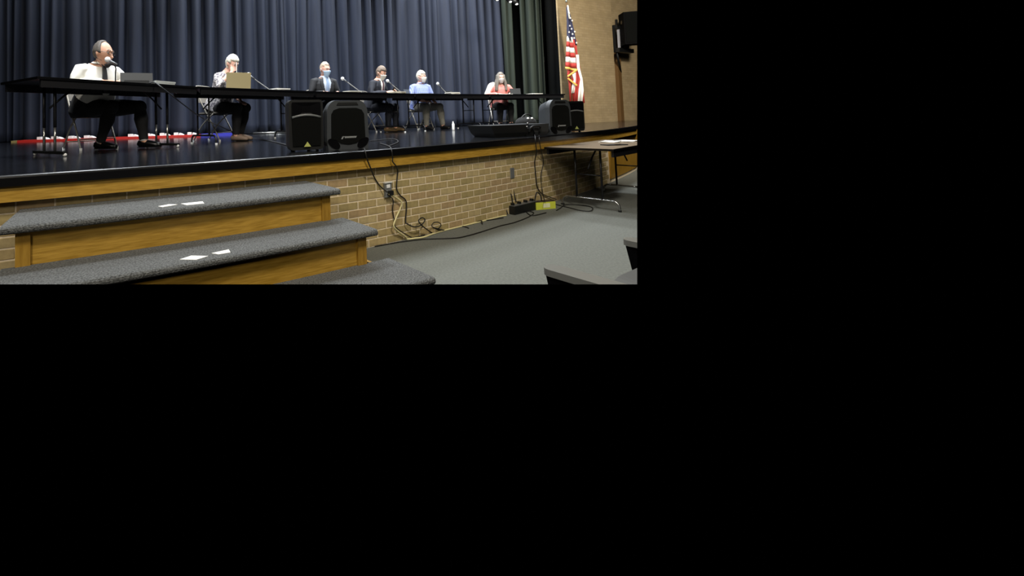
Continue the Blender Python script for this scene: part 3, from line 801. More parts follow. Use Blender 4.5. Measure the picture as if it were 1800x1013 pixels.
mic(0, (191, 106), 203, .50, 'microphone with white windscreen at the mouth of the person in white shirt', True)
mic(1, (438, 132), 474, .30, 'thin gooseneck microphone with white ball beside the silver laptop')
mic(2, (603, 139), 637, .35, 'gooseneck microphone between the charcoal suit and the navy suit')
mic(2, (682, 143), 709, .35, 'gooseneck microphone in front of the white mask of the person in the navy suit')
mic(3, (770, 148), 786, .35, 'gooseneck microphone beside the person in blue plaid shirt')

def laptop(i, px, depth, w_, h_, lean, m, label, yaw=0, keym=M_grey):
    b = tab(i, px, depth); t = thing('laptop', label, 'laptop', b, tabang(i) + yaw)
    box('base', -w_ / 2, w_ / 2, 0, .23, 0, .016, keym, t, bevel=.003)
    M = Matrix.Translation((0, .0, .016)) @ Matrix.Rotation(lean, 4, 'X')
    lid = box('lid', -w_ / 2, w_ / 2, -.008, 0, 0, h_, m, t, bevel=.003, M=M)
    box('screen', -w_ / 2 + .012, w_ / 2 - .012, 0, .0015, .012, h_ - .012, M_black, lid, M=M)
    return t
laptop(1, 419, .40, .36, .25, math.radians(10), mat('laptop_silver', '#b9ab82', .45, metal=.15), 'open silver-beige laptop with its lid towards the hall', yaw=-.35)
laptop(4, 906, .34, .26, .14, math.radians(-8), M_grey, 'small dark tablet propped in front of the coral blouse', yaw=-.3)
# desk box on table 1
b = tab(0, 240, .26); t = thing('desk_console', 'black wedge-shaped desk console with grey front on the pedestal table', 'console', b, tabang(0) - .55)
bm = B(); prism(bm, [(-.09, 0), (.09, 0), (.06, .11), (-.05, .135)], -.17, .17, Matrix.Rotation(math.pi / 2, 4, 'Z')); obj('housing', bm, M_black, t, bevel=.006)
bm = B(); bx(bm, -.13, .13, -.105, -.088, .004, .045); obj('front_panel', bm, mat('console_grey', '#1d1e20', .6), t, bevel=.002)
bm = B(); bx(bm, -.15, .15, -.04, .03, .118, .136); obj('top_flap', bm, M_black, t, bevel=.003)
def papers(i, px, depth, w_, d_, h_, label, yaw=0, m=M_paper, n=3, cat='papers', name='paper_stack'):
    b = tab(i, px, depth) if i is not None else depth
    t = thing(name, label, cat, b, (tabang(i) if i is not None else 0) + yaw)
    rnd = random.Random(int(px))
    for k in range(n):
        a = rnd.uniform(-.08, .08); M = Matrix.Translation((rnd.uniform(-.01, .01), rnd.uniform(-.01, .01), 0)) @ Matrix.Rotation(a, 4, 'Z')
        box('sheet', -w_ / 2, w_ / 2, -d_ / 2, d_ / 2, h_ * k / n, h_ * (k + 1) / n - .0006, m, t, M=M)
    return t
papers(0, 280, .25, .30, .22, .055, 'thick grey-white sheaf of papers near the desk console', yaw=.1, m=mat('paper_grey', '#a9aca8', .8))
papers(1, 492, .30, .26, .20, .045, 'white paper stack on the table left of the charcoal suit')
papers(2, 619, .28, .28, .20, .04, 'cream paper pile between the charcoal suit and navy suit', m=mat('paper_cream', '#c9c6bb', .8))
papers(2, 698, .26, .30, .20, .05, 'beige paper pile in front of the navy suit', m=mat('paper_beige', '#b3ab98', .8))
papers(3, 795, .26, .26, .18, .05, 'cream paper pile under the dark tablet by the plaid shirt', m=mat('paper_cream', '#c9c6bb', .8))
papers(4, 938, .20, .34, .22, .02, 'flat white papers at the flag end of the tables')
papers(4, 885, .30, .36, .22, .018, 'white papers spread before the coral blouse')
def tablet(i, px, depth, w_, h_, label, z=0, tilt=-.25, m=M_grey):
    b = tab(i, px, depth, z); t = thing('tablet', label, 'tablet', b, tabang(i))
    M = Matrix.Rotation(tilt, 4, 'X')
    box('case', -w_ / 2, w_ / 2, -.009, 0, 0, h_, m, t, bevel=.003, M=M)
    box('screen', -w_ / 2 + .01, w_ / 2 - .01, 0, .001, .01, h_ - .01, M_black, t, M=M)
    bm = B(); bx(bm, -.03, .03, .0, .07, 0, .006); obj('stand', bm, M_black, t)
tablet(2, 716, .42, .17, .12, 'upright grey tablet between the navy suit and the plaid shirt', m=mat('tablet_grey', '#4a4f57', .5))
tablet(3, 790, .42, .20, .10, 'dark grey tablet standing behind the cream paper pile', m=M_grey)
b = tab(3, 742, .30); t = thing('binder', 'flat black binder in front of the blue plaid shirt', 'binder', b, tabang(3))
box('cover', -.20, .20, -.13, .13, .012, .02, M_black, t); box('cover', -.20, .20, -.13, .13, 0, .008, M_black, t); box('pages', -.19, .19, -.12, .12, .008, .012, M_paper, t)
# phone in the navy-suited man's hands
b = toworld(p4[0], (-.04, .50, .885))
t = thing('phone', 'small dark phone held by the person in the navy suit', 'phone', b, p4[2]); bm = B(); bx(bm, -.035, .035, -.004, .004, -.06, .06, Matrix.Rotation(-.7, 4, 'X')); obj('case', bm, M_black, t, bevel=.003); bm = B(); bx(bm, -.031, .031, -.006, -.0035, -.055, .055, Matrix.Rotation(-.7, 4, 'X')); obj('screen', bm, mat('phone_glass', '#1a2230', .1), t)
# white cloth / paper in the hand of person 2
b = toworld(p2[0], (.06, .42, 1.08))
t = thing('tissue', 'folded white sheet held up to the face beside the laptop', 'paper', b, p2[2] + .5); bm = B(); prism(bm, [(-.03, -.10), (.03, -.11), (.045, .06), (.02, .11), (-.01, .05)], -.004, .004); obj('sheet', bm, M_paper, t)
# bottle on stage floor
q = onz(797, 229, HS)
t = thing('bottle', 'small white bottle on the stage floor by the dark shoe', 'bottle', (q.x, q.y, HS)); bm = B(); loft(bm, [(0, 0, 0), (0, 0, .01), (0, 0, .12), (0, 0, .15), (0, 0, .165)], [.024, .026, .026, .014, .012], 14); obj('flask', bm, M_white, t, smooth=True); bm = B(); loft(bm, [(0, 0, .165), (0, 0, .18)], .014, 12); obj('cap', bm, M_white, t)

# painted banner board lying along the curtain
M_red = mat('banner_red', '#b3241d', .4); M_blue = mat('banner_blue', '#2c2f9e', .4)
bl = onz(30, 251, HS); br = onz(352, 240.5, HS); be = onz(408, 238.5, HS)
bl.z = br.z = be.z = HS
dd = (be - bl); Lb = dd.length; ba = math.atan2(dd.y, dd.x); Lr = (br - bl).length
t = thing('letter_board', 'long low red and blue board with white block letters lying along the navy curtain', 'board', bl, ba)
box('red_panel', 0, Lr, 0, .30, .0, .045, M_red, t, bevel=.004)
box('blue_panel', Lr + .004, Lb, 0, .30, .0, .055, M_blue, t, bevel=.004)
box('end_cap', -.12, -.004, .02, .28, 0, .04, mat('board_tan', '#8a7a4a', .6), t, bevel=.004)
for k, px in enumerate((67, 92, 122, 150, 228, 258, 284, 309, 333)):
    lo, hi = 0, Lb
    for _ in range(30):
        m_ = (lo + hi) / 2
        if proj(bl + dd.normalized() * m_)[0] < px: lo = m_
        else: hi = m_
    bm = B(); bx(bm, lo - .05, lo + .02, .06, .20, .046, .100); obj('letter_stem', bm, M_white, t, bevel=.004)
    bm = B(); prism(bm, [(lo + .05, .046), (lo + .15, .046), (lo + .11, .075), (lo + .06, .090)], .04, .20); obj('letter_arm', bm, M_white, t, bevel=.003)
# dark batten pipe lying at curtain foot, centre
pa = onz(445, 236, HS); pb = onz(505, 234, HS); o = tube('floor_pipe', [(pa.x, pa.y, HS + .022), (pb.x, pb.y, HS + .022)], .022, M_chrome); tag(o, 'thin metal pipe lying at the foot of the navy curtain', 'pipe')

# ------------------------------------------------------------------ loudspeakers
def pa_speaker_small(loc, rz, w_, h_, label):
    t = thing('loudspeaker', label, 'loudspeaker', loc, rz, 'loudspeakers on the stage edge')
    d_ = w_ * .9
    bm = B()   # cabinet tapers to the back; local front is -y
    f_ = rrect(-w_ / 2, w_ / 2, .012, h_, .035); k = .72
    a = [bm.verts.new((x, 0, z)) for x, z in f_]; m_ = [bm.verts.new((x * .98, d_ * .35, z)) for x, z in f_]; b_ = [bm.verts.new((x * k, d_, .012 + (z - .012) * .93 + .02)) for x, z in f_]
    n = len(f_)
    for A, Bq in ((a, m_), (m_, b_)):
        for i in range(n): bm.faces.new((A[i], A[(i + 1) % n], Bq[(i + 1) % n], Bq[i]))
    bm.faces.new(a); bm.faces.new(b_[::-1]); obj('cabinet', bm, M_black, t)
    # horn flare in the upper third: recessed frame
    bm = B(); x0, x1, z0, z1 = -w_ * .42, w_ * .42, h_ * .66, h_ * .95
    o4 = [(x0, z0), (x1, z0), (x1, z1), (x0, z1)]; i4 = [(-w_ * .12, h_ * .74), (w_ * .12, h_ * .74), (w_ * .12, h_ * .88), (-w_ * .12, h_ * .88)]
    va = [bm.verts.new((x, -.012, z)) for x, z in o4]; vb = [bm.verts.new((x, -.002, z)) for x, z in i4]
    for i in range(4): bm.faces.new((va[i], va[(i + 1) % 4], vb[(i + 1) % 4], vb[i]))
    bm.faces.new(vb); obj('horn', bm, M_blackgloss, t)
    bm = B(); P = []
    for i in range(13):
        u = i / 12 * 2 - 1; P.append((u * w_ * .42, -.014 - .004 * (1 - u * u), h_ * .655 + (1 - u * u) * h_ * .045))
    loft(bm, P, [(.005, .010)] * 13, 8, side=(0, 1, 0)); obj('arched_trim', bm, mat('trim_grey', '#5b5e5e', .35), t, smooth=True)
    bm = B(); top_ = [(w_ * .42 * (1 - 2 * i / 10), h_ * .63 + (1 - (1 - 2 * i / 10) ** 2) * h_ * .045) for i in range(11)]
    prism(bm, [(-w_ * .40, .05), (w_ * .40, .05)] + top_, -.012, .002); obj('grille', bm, M_grille, t)
    bm = B(); prism(bm, [(-w_ * .10, h_ * .09), (w_ * .10, h_ * .09), (w_ * .0, h_ * .185)], -.017, -.011); obj('badge', bm, mat('badge_yellow', '#a9ad62', .4), t)
    for x in (-w_ * .35, w_ * .35):
        for y in (.05, d_ * .7):
            bm = B(); loft(bm, [(x * (1 if y < .1 else .7), y, 0), (x * (1 if y < .1 else .7), y, .03)], .014, 8); obj('rubber_foot', bm, M_black, t)
    return t
def pa_speaker_arch(loc, rz, w_, h_, d_, label):
    t = thing('loudspeaker', label, 'loudspeaker', loc, rz, 'loudspeakers on the stage edge')
    def outline(k, dz=0):
        o_ = [(-w_ * .47 * k, 0), (w_ * .47 * k, 0), (w_ * .50 * k, h_ * .25), (w_ * .485 * k, h_ * .60)]
        for q in range(1, 9):
            a = math.pi * q / 18; o_.append((w_ * (.25 + .235 * math.cos(a)) * k, h_ * (.73 + .27 * math.sin(a)) - dz))
        o_ += [(-x, z) for x, z in o_[::-1][:-2]]
        return o_
    bm = B(); A = outline(1); Cc = outline(.8, .05); n = len(A)
    va = [bm.verts.new((x, 0, z)) for x, z in A]; vm = [bm.verts.new((x, d_ * .3, z)) for x, z in A]; vb = [bm.verts.new((x, d_, max(z, .0))) for x, z in Cc]
    for P_, Q_ in ((va, vm), (vm, vb)):
        for i in range(n): bm.faces.new((P_[i], P_[(i + 1) % n], Q_[(i + 1) % n], Q_[i]))
    bm.faces.new(va); bm.faces.new(vb[::-1]); obj('cabinet', bm, mat('cabinet_grey', '#34373a', .5), t)
    # handle recess bar at top
    bm = B(); prism(bm, [(-w_ * .26, h_ * .90), (w_ * .26, h_ * .90), (w_ * .22, h_ * .955), (-w_ * .22, h_ * .955)], -.006, .004); obj('handle_slot', bm, M_black, t)
    bm = B(); g_ = [(-w_ * .40, h_ * .22), (-w_ * .30, h_ * .20), (-w_ * .18, h_ * .13), (0, h_ * .105), (w_ * .18, h_ * .13), (w_ * .30, h_ * .20), (w_ * .40, h_ * .22), (w_ * .385, h_ * .72), (w_ * .33, h_ * .80), (w_ * .20, h_ * .84), (-w_ * .20, h_ * .84), (-w_ * .33, h_ * .80), (-w_ * .385, h_ * .72)]
    prism(bm, g_, -.010, .004); gr = obj('grille', bm, M_grille, t)
    # raised script badge: one tall slanted initial and short strokes
    bm = B(); zb = h_ * .225
    prism(bm, [(-w_ * .18, zb - .006), (-w_ * .15, zb - .006), (-w_ * .115, zb + .020), (-w_ * .15, zb + .020)], -.014, -.009)
    for k in range(7):
        x = -w_ * .10 + k * w_ * .040; prism(bm, [(x, zb + .002), (x + w_ * .028, zb + .002), (x + w_ * .04, zb + .014), (x + w_ * .012, zb + .014)], -.014, -.009)
    prism(bm, [(-w_ * .16, zb + .0135), (w_ * .18, zb + .0135), (w_ * .19, zb + .018), (-w_ * .15, zb + .018)], -.014, -.009)
    obj('script_badge', bm, mat('badge_silver', '#a8aaab', .35, metal=.4), gr)
    for s in (-1, 1):
        bm = B(); P = []
        for k in range(20):
            a = 2 * math.pi * k / 20; x = .058 * w_ / .42 * 1.15 * math.cos(a); z = .030 * h_ / .45 * math.sin(a) * 1.2
            ca, sa = math.cos(s * .6), math.sin(s * .6); P.append((s * w_ * .345 + x * ca - z * sa, h_ * .125 + x * sa + z * ca))
        prism(bm, P, -.008, .004); obj('bass_port', bm, M_blackgloss, t)
    for s in (-1, 1):
        bm = B(); bx(bm, s * w_ * .47 - .012, s * w_ * .47 + .012, .02, d_ * .6, h_ * .1, h_ * .16); obj('latch', bm, M_black, t)
    return t
def sit(px, py): q = onz(px, py, HS); return (q.x, q.y, HS)
A_ = math.radians(20)
pa_speaker_small(sit(540, 266), A_, .325, .465, 'black tapered loudspeaker with yellow triangle badge, beside the wider arched loudspeaker')
pa_speaker_arch(sit(613, 262.5), A_, .425, .455, .26, 'grey arched loudspeaker with twin oval ports above the cord to the outlet box')
pa_speaker_arch(sit(987, 236.0), math.radians(24), .42, .46, .20, 'grey arched loudspeaker with twin oval ports standing by the open equipment case')
pa_speaker_small(sit(1013, 231.8), math.radians(16), .33, .45, 'black tapered loudspeaker with triangle badge below the flag')
# open equipment case on the stage edge
c0 = onz(868, 242.5, HS); c1 = onz(966, 237.5, HS); cd = (c1 - c0); cl = cd.length
t = thing('equipment_case', 'long shallow black equipment case with handle lying on the stage edge', 'case', (c0.x, c0.y, HS), math.atan2(cd.y, cd.x))
def tub(x0, x1, m, name):
    bm = B(); lo = [(x0 + .05, .03), (x1 - .02, .03), (x1 - .02, .40), (x0 + .05, .40)]; hi = [(x0 - .03, 0), (x1, 0), (x1, .44), (x0 - .03, .44)]
    a = [bm.verts.new((x, y, 0)) for x, y in lo]; mm_ = [bm.verts.new((x, y, .05)) for x, y in [(x0 + .015, .01), (x1 - .005, .01), (x1 - .005, .43), (x0 + .015, .43)]]; b_ = [bm.verts.new((x, y, .15)) for x, y in hi]
    for P_, Q_ in ((a, mm_), (mm_, b_)):
        for i in range(4): bm.faces.new((P_[i], P_[(i + 1) % 4], Q_[(i + 1) % 4], Q_[i]))
    bm.faces.new(a[::-1]); bm.faces.new(b_); return obj(name, bm, m, t, bevel=.01)
tub(0, cl * .60, M_black, 'lid_half'); tub(cl * .72, cl, M_grey, 'mixer_half'); box('hinge_block', cl * .60, cl * .72, .02, .40, 0, .10, M_black, t)
tube('handle', [(cl * .62, -.005, .05), (cl * .63, -.03, .11), (cl * .72, -.035, .125), (cl * .80, -.03, .11), (cl * .81, -.005, .05)], .012, M_black, t, n=5)
for x in (cl * .585, cl * .60): 
    bm = B(); ball(bm, (x, -.004, .12 + (x > cl * .59) * .04), .014); obj('latch', bm, M_chrome, t, smooth=True)
# bag on the floor behind the case
q = onz(925, 227, HS); t = thing('equipment_bag', 'soft black bag with two white toggles behind the open equipment case', 'bag', (q.x, q.y, HS), .3)
bm = B(); ball(bm, (0, 0, .11), (.22, .15, .13), 16, 10)
for v in bm.verts: v.co.z = max(v.co.z, .002)
obj('body', bm, mat('black_canvas', '#060606', .95), t, smooth=True)
for x in (-.05, .04): 
    bm = B(); ball(bm, (x, -.11, .20), .02); obj('toggle', bm, M_white, t, smooth=True)
tube('strap', [(-.15, 0, .16), (-.05, -.03, .27), (.08, -.03, .26), (.16, 0, .15)], .012, M_black, t, n=5)

# ------------------------------------------------------------------ flag
fp = Vector((0, 0)); fY = 10.75
q0 = ony(1001, 100, fY); fx = q0.x
t = thing('flag', 'american flag with gold fringe hanging folded on a tall pole before the brick wall', 'flag', (fx, fY, HS))
def ztop(py): return ony(1001, py, fY).z - HS
tube('pole', [(0, 0, .05), (0, 0, ztop(2))], .016, mat('pole_wood', '#5a4326', .5), t)
bm = B(); loft(bm, [(0, 0, ztop(4)), (0, 0, ztop(2)), (0, 0, ztop(-6))], [.02, .024, .004], 10); obj('finial', bm, mat('pewter', '#8f9a90', .3, metal=.6), t, smooth=True)
bm = B(); loft(bm, [(0, 0, 0), (0, 0, .03), (0, 0, .06)], [.15, .14, .03], 20); obj('base', bm, mat('brass', '#8a6a2a', .35, metal=.7), t)
ppm = 750 / fY
def flag_strip(name, rows, m, yoff=0.0, amp=.035, par=None, nx=14, ph=0):
    """rows: (py, x_left_px, x_right_px, slant px) -> draped cloth with real folds"""
    bm = B(); R_ = []
    for py, xl, xr, sl in rows:
        r = []
        for k in range(nx + 1):
            u = k / nx; x = (xl + (xr - xl) * u - 1001) / ppm; z = ztop(py + sl * u)
            y = yoff - .03 - amp * math.sin(u * math.pi * 2.2 + ph) * min(1, (xr - xl) / 14)
            r.append(bm.verts.new((x, y, z)))
        R_.append(r)
    for a, b in zip(R_, R_[1:]):
        for k in range(nx): bm.faces.new((a[k], a[k + 1], b[k + 1], b[k]))
    e = bmesh.ops.extrude_face_region(bm, geom=bm.faces[:])
    for v in e['geom']:
        if isinstance(v, bmesh.types.BMVert): v.co.y += .006
    return obj(name, bm, m, par or t, smooth=True)
M_fr = mat('flag_red', '#93241c', .75); M_fw = mat('flag_white', '#dcd8cf', .75); M_fb = mat('flag_blue', '#191d3a', .75); M_fg = mat('gold_fringe', '#c9a04a', .6, var=.2, scale=120)
flag_strip('heading', [(10, 999.5, 1001.5, 0), (34, 1001, 1003.5, 0)], M_fw, -.03)
can = flag_strip('canton', [(13, 999, 1002.5, 0), (30, 998.8, 1006, 1), (50, 998, 1009.5, 2), (63, 997.3, 1012, 8), (65, 997, 1013.5, 16)], M_fb)
def stripe(y0, y1, xl0, xr0, xl1, xr1, sl, m): return flag_strip('stripe', [(y0, xl0, xr0, sl), ((y0 + y1) / 2, (xl0 + xl1) / 2, (xr0 + xr1) / 2, sl), (y1, xl1, xr1, sl)], m)
lx = lambda y: 997.2 - (y - 64) * .105
rx = lambda y: 1006.5 + (y - 64) * .075
ys = [64, 73.5, 82.5, 91.5, 100, 109.5, 118]
for k in range(6): stripe(ys[k], ys[k + 1], lx(ys[k]), rx(ys[k]), lx(ys[k + 1]), rx(ys[k + 1]), 2.2, M_fw if k % 2 == 0 else M_fr)
flag_strip('fringe', [(117.5, 991, 1011, 4.5), (121.5, 991, 1011, 4.5)], M_fg, -.01)
# side fall with long slanting stripes
def poly_strip(name, pts_, m, yoff):
    """ribbon between two edges given as (y, xl, xr)"""
    return flag_strip(name, [(y, a, b, 0) for y, a, b in pts_], m, yoff, .02, nx=8)
poly_strip('stripe', [(70, 1007, 1013.5), (90, 1010.5, 1014), (112, 1011, 1015), (140, 1009, 1016.5), (160, 1006, 1012), (182, 1003, 1009)], M_fr, .0)
poly_strip('stripe', [(97, 1011, 1015.5), (120, 1011.5, 1016), (140, 1016, 1020), (160, 1012, 1020.5), (182, 1009, 1017)], M_fw, -.015)
poly_strip('stripe', [(112, 1014, 1017), (130, 1016, 1019), (150, 1018.5, 1021.5), (168, 1018, 1022), (182, 1016.5, 1022.5)], M_fr, .01)
poly_strip('stripe', [(121, 996, 1009), (133, 995.5, 1003), (136, 995, 1004), (146, 997, 1009), (182, 997, 1004)], M_fr, .03)
poly_strip('stripe', [(128, 1003, 1011.5), (140, 1006, 1010), (152, 1002, 1009), (164, 1000, 1005)], M_fw, .015)
for a, b_ in (((993.5, 135), (1010, 124)), ((994, 138), (1009, 151))):
    bm = B(); loft(bm, [((a[0] - 1001) / ppm, -.055, ztop(a[1])), ((b_[0] - 1001) / ppm, -.055, ztop(b_[1]))], [(.022, .008)] * 2, 8, side=(0, 0, 1)); obj('fringe', bm, M_fg, t)
for (px, py) in ((1006, 37.5), (1001.3, 46.5), (1004, 52), (999.5, 57.5), (1009.3, 57), (1005.3, 61), (1007.8, 68), (1011.5, 76.5), (1001.5, 24), (1003, 33)):
    bm = B(); P = []
    for k in range(10):
        r = .026 if k % 2 == 0 else .011; a = math.pi / 2 + math.pi * k / 5; P.append(((px - 1001) / ppm + r * math.cos(a), ztop(py) + r * math.sin(a)))
    prism(bm, P, -.085, -.074); obj('star', bm, M_fw, can)

# ------------------------------------------------------------------ wall loudspeaker and bracket, upper right
wp = wb + wd * .2 + wn * .25
def onwall(px, py, off=0):
    """point on the right wall plane pushed off towards the hall"""
    d = ray(px, py); n3 = Vector((wn.x, wn.y, 0)); p0 = Vector((wb.x + wn.x * (.25 - off), wb.y + wn.y * (.25 - off), 0))
    return CAMP + d * ((p0 - CAMP).dot(n3) / d.dot(n3))
s0 = onwall(1099, 78, .55); s1 = onwall(1099, 22, .55)
M_spk = mat('speaker_black', '#040405', .9, spec=.15)
t = thing('wall_loudspeaker', 'large black loudspeaker on the brick side wall above the stage', 'loudspeaker', s0, math.radians(-18))
hh = (s1.z - s0.z); bm = B(); bx(bm, 0, .55, -.0, .40, 0, hh); obj('cabinet', bm, M_spk, t, bevel=.02)
box('grille', .04, .51, -.012, 0, .05, hh - .05, M_grille, t); bm = B(); loft(bm, [(-.006, .18, hh * .72), (.002, .18, hh * .72)], .06, 14); obj('side_handle', bm, M_blackgloss, t)
b0 = onwall(1084, 92, .28); b1 = onwall(1081.5, 44, .28)
t = thing('speaker_bracket', 'black metal wall bracket holding the large loudspeaker', 'bracket', (b0.x, b0.y, b0.z), math.atan2(wd.y, wd.x))
hb = b1.z - b0.z; bm = B(); bx(bm, -.04, .02, .0, .06, 0, hb); obj('upright', bm, M_black, t)
bm = B(); bx(bm, -.04, .75, -.10, .05, -.0, .12); obj('shelf_arm', bm, M_black, t)
bm = B(); bx(bm, .0, .22, -.06, .0, hb - .10, hb - .02); obj('upper_arm', bm, M_black, t)
bm = B(); bx(bm, .01, .05, -.05, .0, hb, hb + .16); obj('pin', bm, M_black, t)
bm = B(); bx(bm, .14, .19, -.02, .03, .12, hb - .12); obj('spacer', bm, mat('light_grey', '#9a9aa0', .6), t)
tube('strut', [(.05, .02, .0), (.55, .2, -.55)], .03, M_black, t)

# stage spotlights hanging into the top of the view
for k, (px, py) in enumerate(((874, 0.5), (897, 4), (908, 8))):
    q = ony(px, py, 10.4)
    t = thing('stage_spotlight', ('small black spotlight hanging highest over the navy curtain edge', 'black spotlight with bright lens over the navy curtain edge', 'black spotlight with bright lens before the black masking curtain')[k], 'spotlight', q, .2 * k)
    bm = B(); loft(bm, [(0, 0, .02), (-.03, .05, .12), (-.06, .09, .22)], [.055, .06, .04], 14); obj('housing', bm, M_black, t, smooth=True)
    m = bpy.data.materials.get('lamp_lens') or bpy.data.materials.new('lamp_lens'); m.use_nodes = True
    pb_ = m.node_tree.nodes['Principled BSDF']; pb_.inputs['Emission Color'].default_value = (1, .97, .9, 1); pb_.inputs['Emission Strength'].default_value = 1.6
    bm = B(); ball(bm, (0, -.005, .008), (.034, .034, .022)); obj('lens', bm, m, t, smooth=True)
    tube('yoke', [(-.03, .05, .14), (-.03, .05, .5)], .012, M_black, t)

# ------------------------------------------------------------------ outlet plates, cords, power strip
def wall_thing(name, label, cat, px, py):
    q = oncyl(px, py, RW); ph = phi_of(q); return thing(name, label, cat, arc(ph, RW, q.z), math.radians(ph))
t = wall_thing('outlet_box', 'grey steel outlet box on the brick wall with a cord plugged in', 'outlet', 680.5, 346)
box('plate', -.04, .04, -.022, -.002, 0, .13, mat('steel_plate', '#8a8c8c', .4, metal=.5), t, bevel=.004); box('lid', -.045, .045, -.03, -.002, .128, .138, mat('plate_white', '#c9c9c4', .5), t)
for z in (.03, .085): 
    bm = B(); bx(bm, -.02, .02, -.026, -.02, z, z + .03); obj('socket', bm, M_white, t)
bm = B(); bx(bm, -.018, .03, -.06, -.024, .02, .06); obj('plug', bm, M_black, t, bevel=.006)
t = wall_thing('wall_plate', 'blank grey cover plate on the brick wall', 'cover plate', 900, 313)
box('plate', -.038, .038, -.010, -.002, 0, .118, mat('steel_plate', '#8a8c8c', .4, metal=.5), t, bevel=.003)
for z in (.012, .104):
    bm = B(); ball(bm, (0, -.011, z), .004, 8, 6); obj('screw', bm, M_chrome, t)
def W(px, py, off=.012): return oncyl(px, py, RW + off)
def F(px, py, z=.008):
    q = onz(px, py, z); v = Vector((q.x - SC.x, q.y - SC.y)); r = v.length
    if r < RW + .02: v *= (RW + .02) / r; q = Vector((SC.x + v.x, SC.y + v.y, z))
    return q
def E(px, py): # on stage top
    return onz(px, py, HS + .008)
def cord(name, pts_, r, m, label, group=None, n=6):
    o = tube(name, pts_, r, m, None, 6, n); return tag(o, label, 'cord', group)
cord('black_cable', [E(640, 261), oncyl(642, 266, SR + .008), oncyl(646, 282, SR + .006), oncyl(652, 297, SR - .01), W(658, 312), W(668, 327), W(681, 338, .05)], .006, M_cord, 'dark cord dropping over the stage edge to the steel outlet box')
cord('black_cable', [E(668, 252), E(683, 257), oncyl(688, 263, SR + .008), oncyl(690, 277, SR + .006), oncyl(690, 284, SR + .004), oncyl(696, 292, SR - .01), W(699, 302), W(697, 330), W(703, 343), W(714, 355), W(713, 388), W(715, 393, .03), W(728, 399, .05), W(740, 396, .06), W(747, 387, .05), W(742, 383, .04), W(736, 388, .05), W(742, 397, .06), F(752, 408)], .006, M_cord, 'black cord hanging beside the outlet box and coiling at the wall foot')
cord('black_cable', [W(684, 345, .04), W(691, 352, .03), W(690, 370), W(693, 386), W(696, 400), F(706, 412, .02), F(722, 415), F(742, 412)], .005, M_cord, 'thin dark cord falling from the outlet box plug')
cord('extension_cord', [W(684, 341, .05), W(697, 348, .03), W(706, 356, .03), W(703, 368, .02), W(696, 384, .03), W(693, 400, .04), F(698, 412, .03), F(712, 419), F(730, 419), F(745, 417), F(762, 411), F(780, 404), F(800, 393), F(830, 389), F(860, 384), F(880, 380), F(890, 379)], .0085, M_yellow, 'pale yellow extension cord running along the foot of the brick wall')
cord('signal_cord', [F(658, 433), F(700, 426), F(740, 421), F(760, 420), F(800, 418.5), F(820, 415), F(845, 408), F(880, 397), F(905, 391), F(930, 381), F(938, 374), F(925, 371), F(935, 379), F(960, 374)], .005, M_cord, 'long thin dark cord curving across the carpet to the power strip')
cord('signal_cord', [F(975, 359), F(1000, 365), F(1020, 370), F(1038, 371), F(1041, 365), F(1025, 361), F(995, 360), F(985, 366), F(978, 370)], .005, M_cord, 'thin dark cord looping on the carpet under the tan table')
cord('signal_cord', [F(766, 404), W(760, 399, .05), W(762, 392, .05), W(771, 391, .05), W(775, 396, .05), W(770, 402, .06), W(762, 400, .07), F(778, 404), F(792, 402), F(812, 398), F(824, 401)], .005, M_cord, 'small dark cord coil lying on the yellow extension cord')
cord('signal_cord', [F(826, 390), F(846, 388, .02), F(848, 394), F(842, 388), F(865, 386), F(885, 383)], .005, M_cord, 'short dark cord end crossing the yellow extension cord')
cord('black_cable', [oncyl(940, 237, SR - .1), oncyl(941, 243, SR + .008), oncyl(942, 256, SR + .006), oncyl(943, 268, SR - .01), W(940, 285), W(942, 310), W(945, 330), W(955, 342), F(966, 349, .03)], .006, M_cord, 'dark cord hanging down from the equipment case to the power strip')
cord('black_cable', [oncyl(947, 237, SR - .1), oncyl(948, 243, SR + .008), oncyl(949, 254, SR + .006), oncyl(951, 264, SR - .01), W(955, 285), W(951, 310), W(953, 335), F(958, 356, .10)], .005, M_cord, 'second thinner cord hanging beside the cord from the equipment case')
# cables of the panel: from the pedestal table down to the floor
a_ = tab(0, 262, -.01, .005)
_q = lambda px, py, Y: ony(px, py, Y)
cord('microphone_cable', [tab(0, 262, .10, .012), tab(0, 272, -.012, .01), _q(287, 156, a_.y - .02), _q(320, 182, 5.3), _q(355, 207, 5.6), _q(400, 228, 5.95), E(425, 240), E(470, 247), E(508, 256)], .007, mat('cable_grey', '#2b2c2e', .5), 'grey microphone cable sagging from the pedestal table to the stage floor')
cord('black_cable', [E(650, 248), E(668, 246), E(690, 244), E(700, 249), E(683, 257)], .005, M_cord, 'short cord lying on the stage floor beside the arched loudspeaker')
# power strip
s0 = onz(897, 377, 0); s1 = onz(939, 366.5, 0); sd = s1 - s0
_out = Vector((sd.y, -sd.x, 0)).normalized() * .06; s0 += _out; s1 += _out
t = thing('power_strip', 'black rack power strip with plugged cords at the foot of the brick wall', 'power strip', (s0.x, s0.y, 0), math.atan2(sd.y, sd.x))
sl_ = sd.length; box('housing', 0, sl_, 0, .12, .004, .095, M_black, t, bevel=.006); box('top_panel', .01, sl_ - .01, .012, .11, .095, .099, mat('panel_grey', '#6d6f70', .4, metal=.4), t)
for k in range(4):
    x = .05 + k * (sl_ - .1) / 3; bm = B(); bx(bm, x - .015, x + .015, .04, .075, .099, .125); obj('plug', bm, M_black, t, bevel=.005)
tube('plug_lead', [(.06, .06, .12), (.05, .07, .22), (.02, .10, .24), (-.04, .10, .12), (-.06, .05, .01)], .006, M_cord, t, n=5)
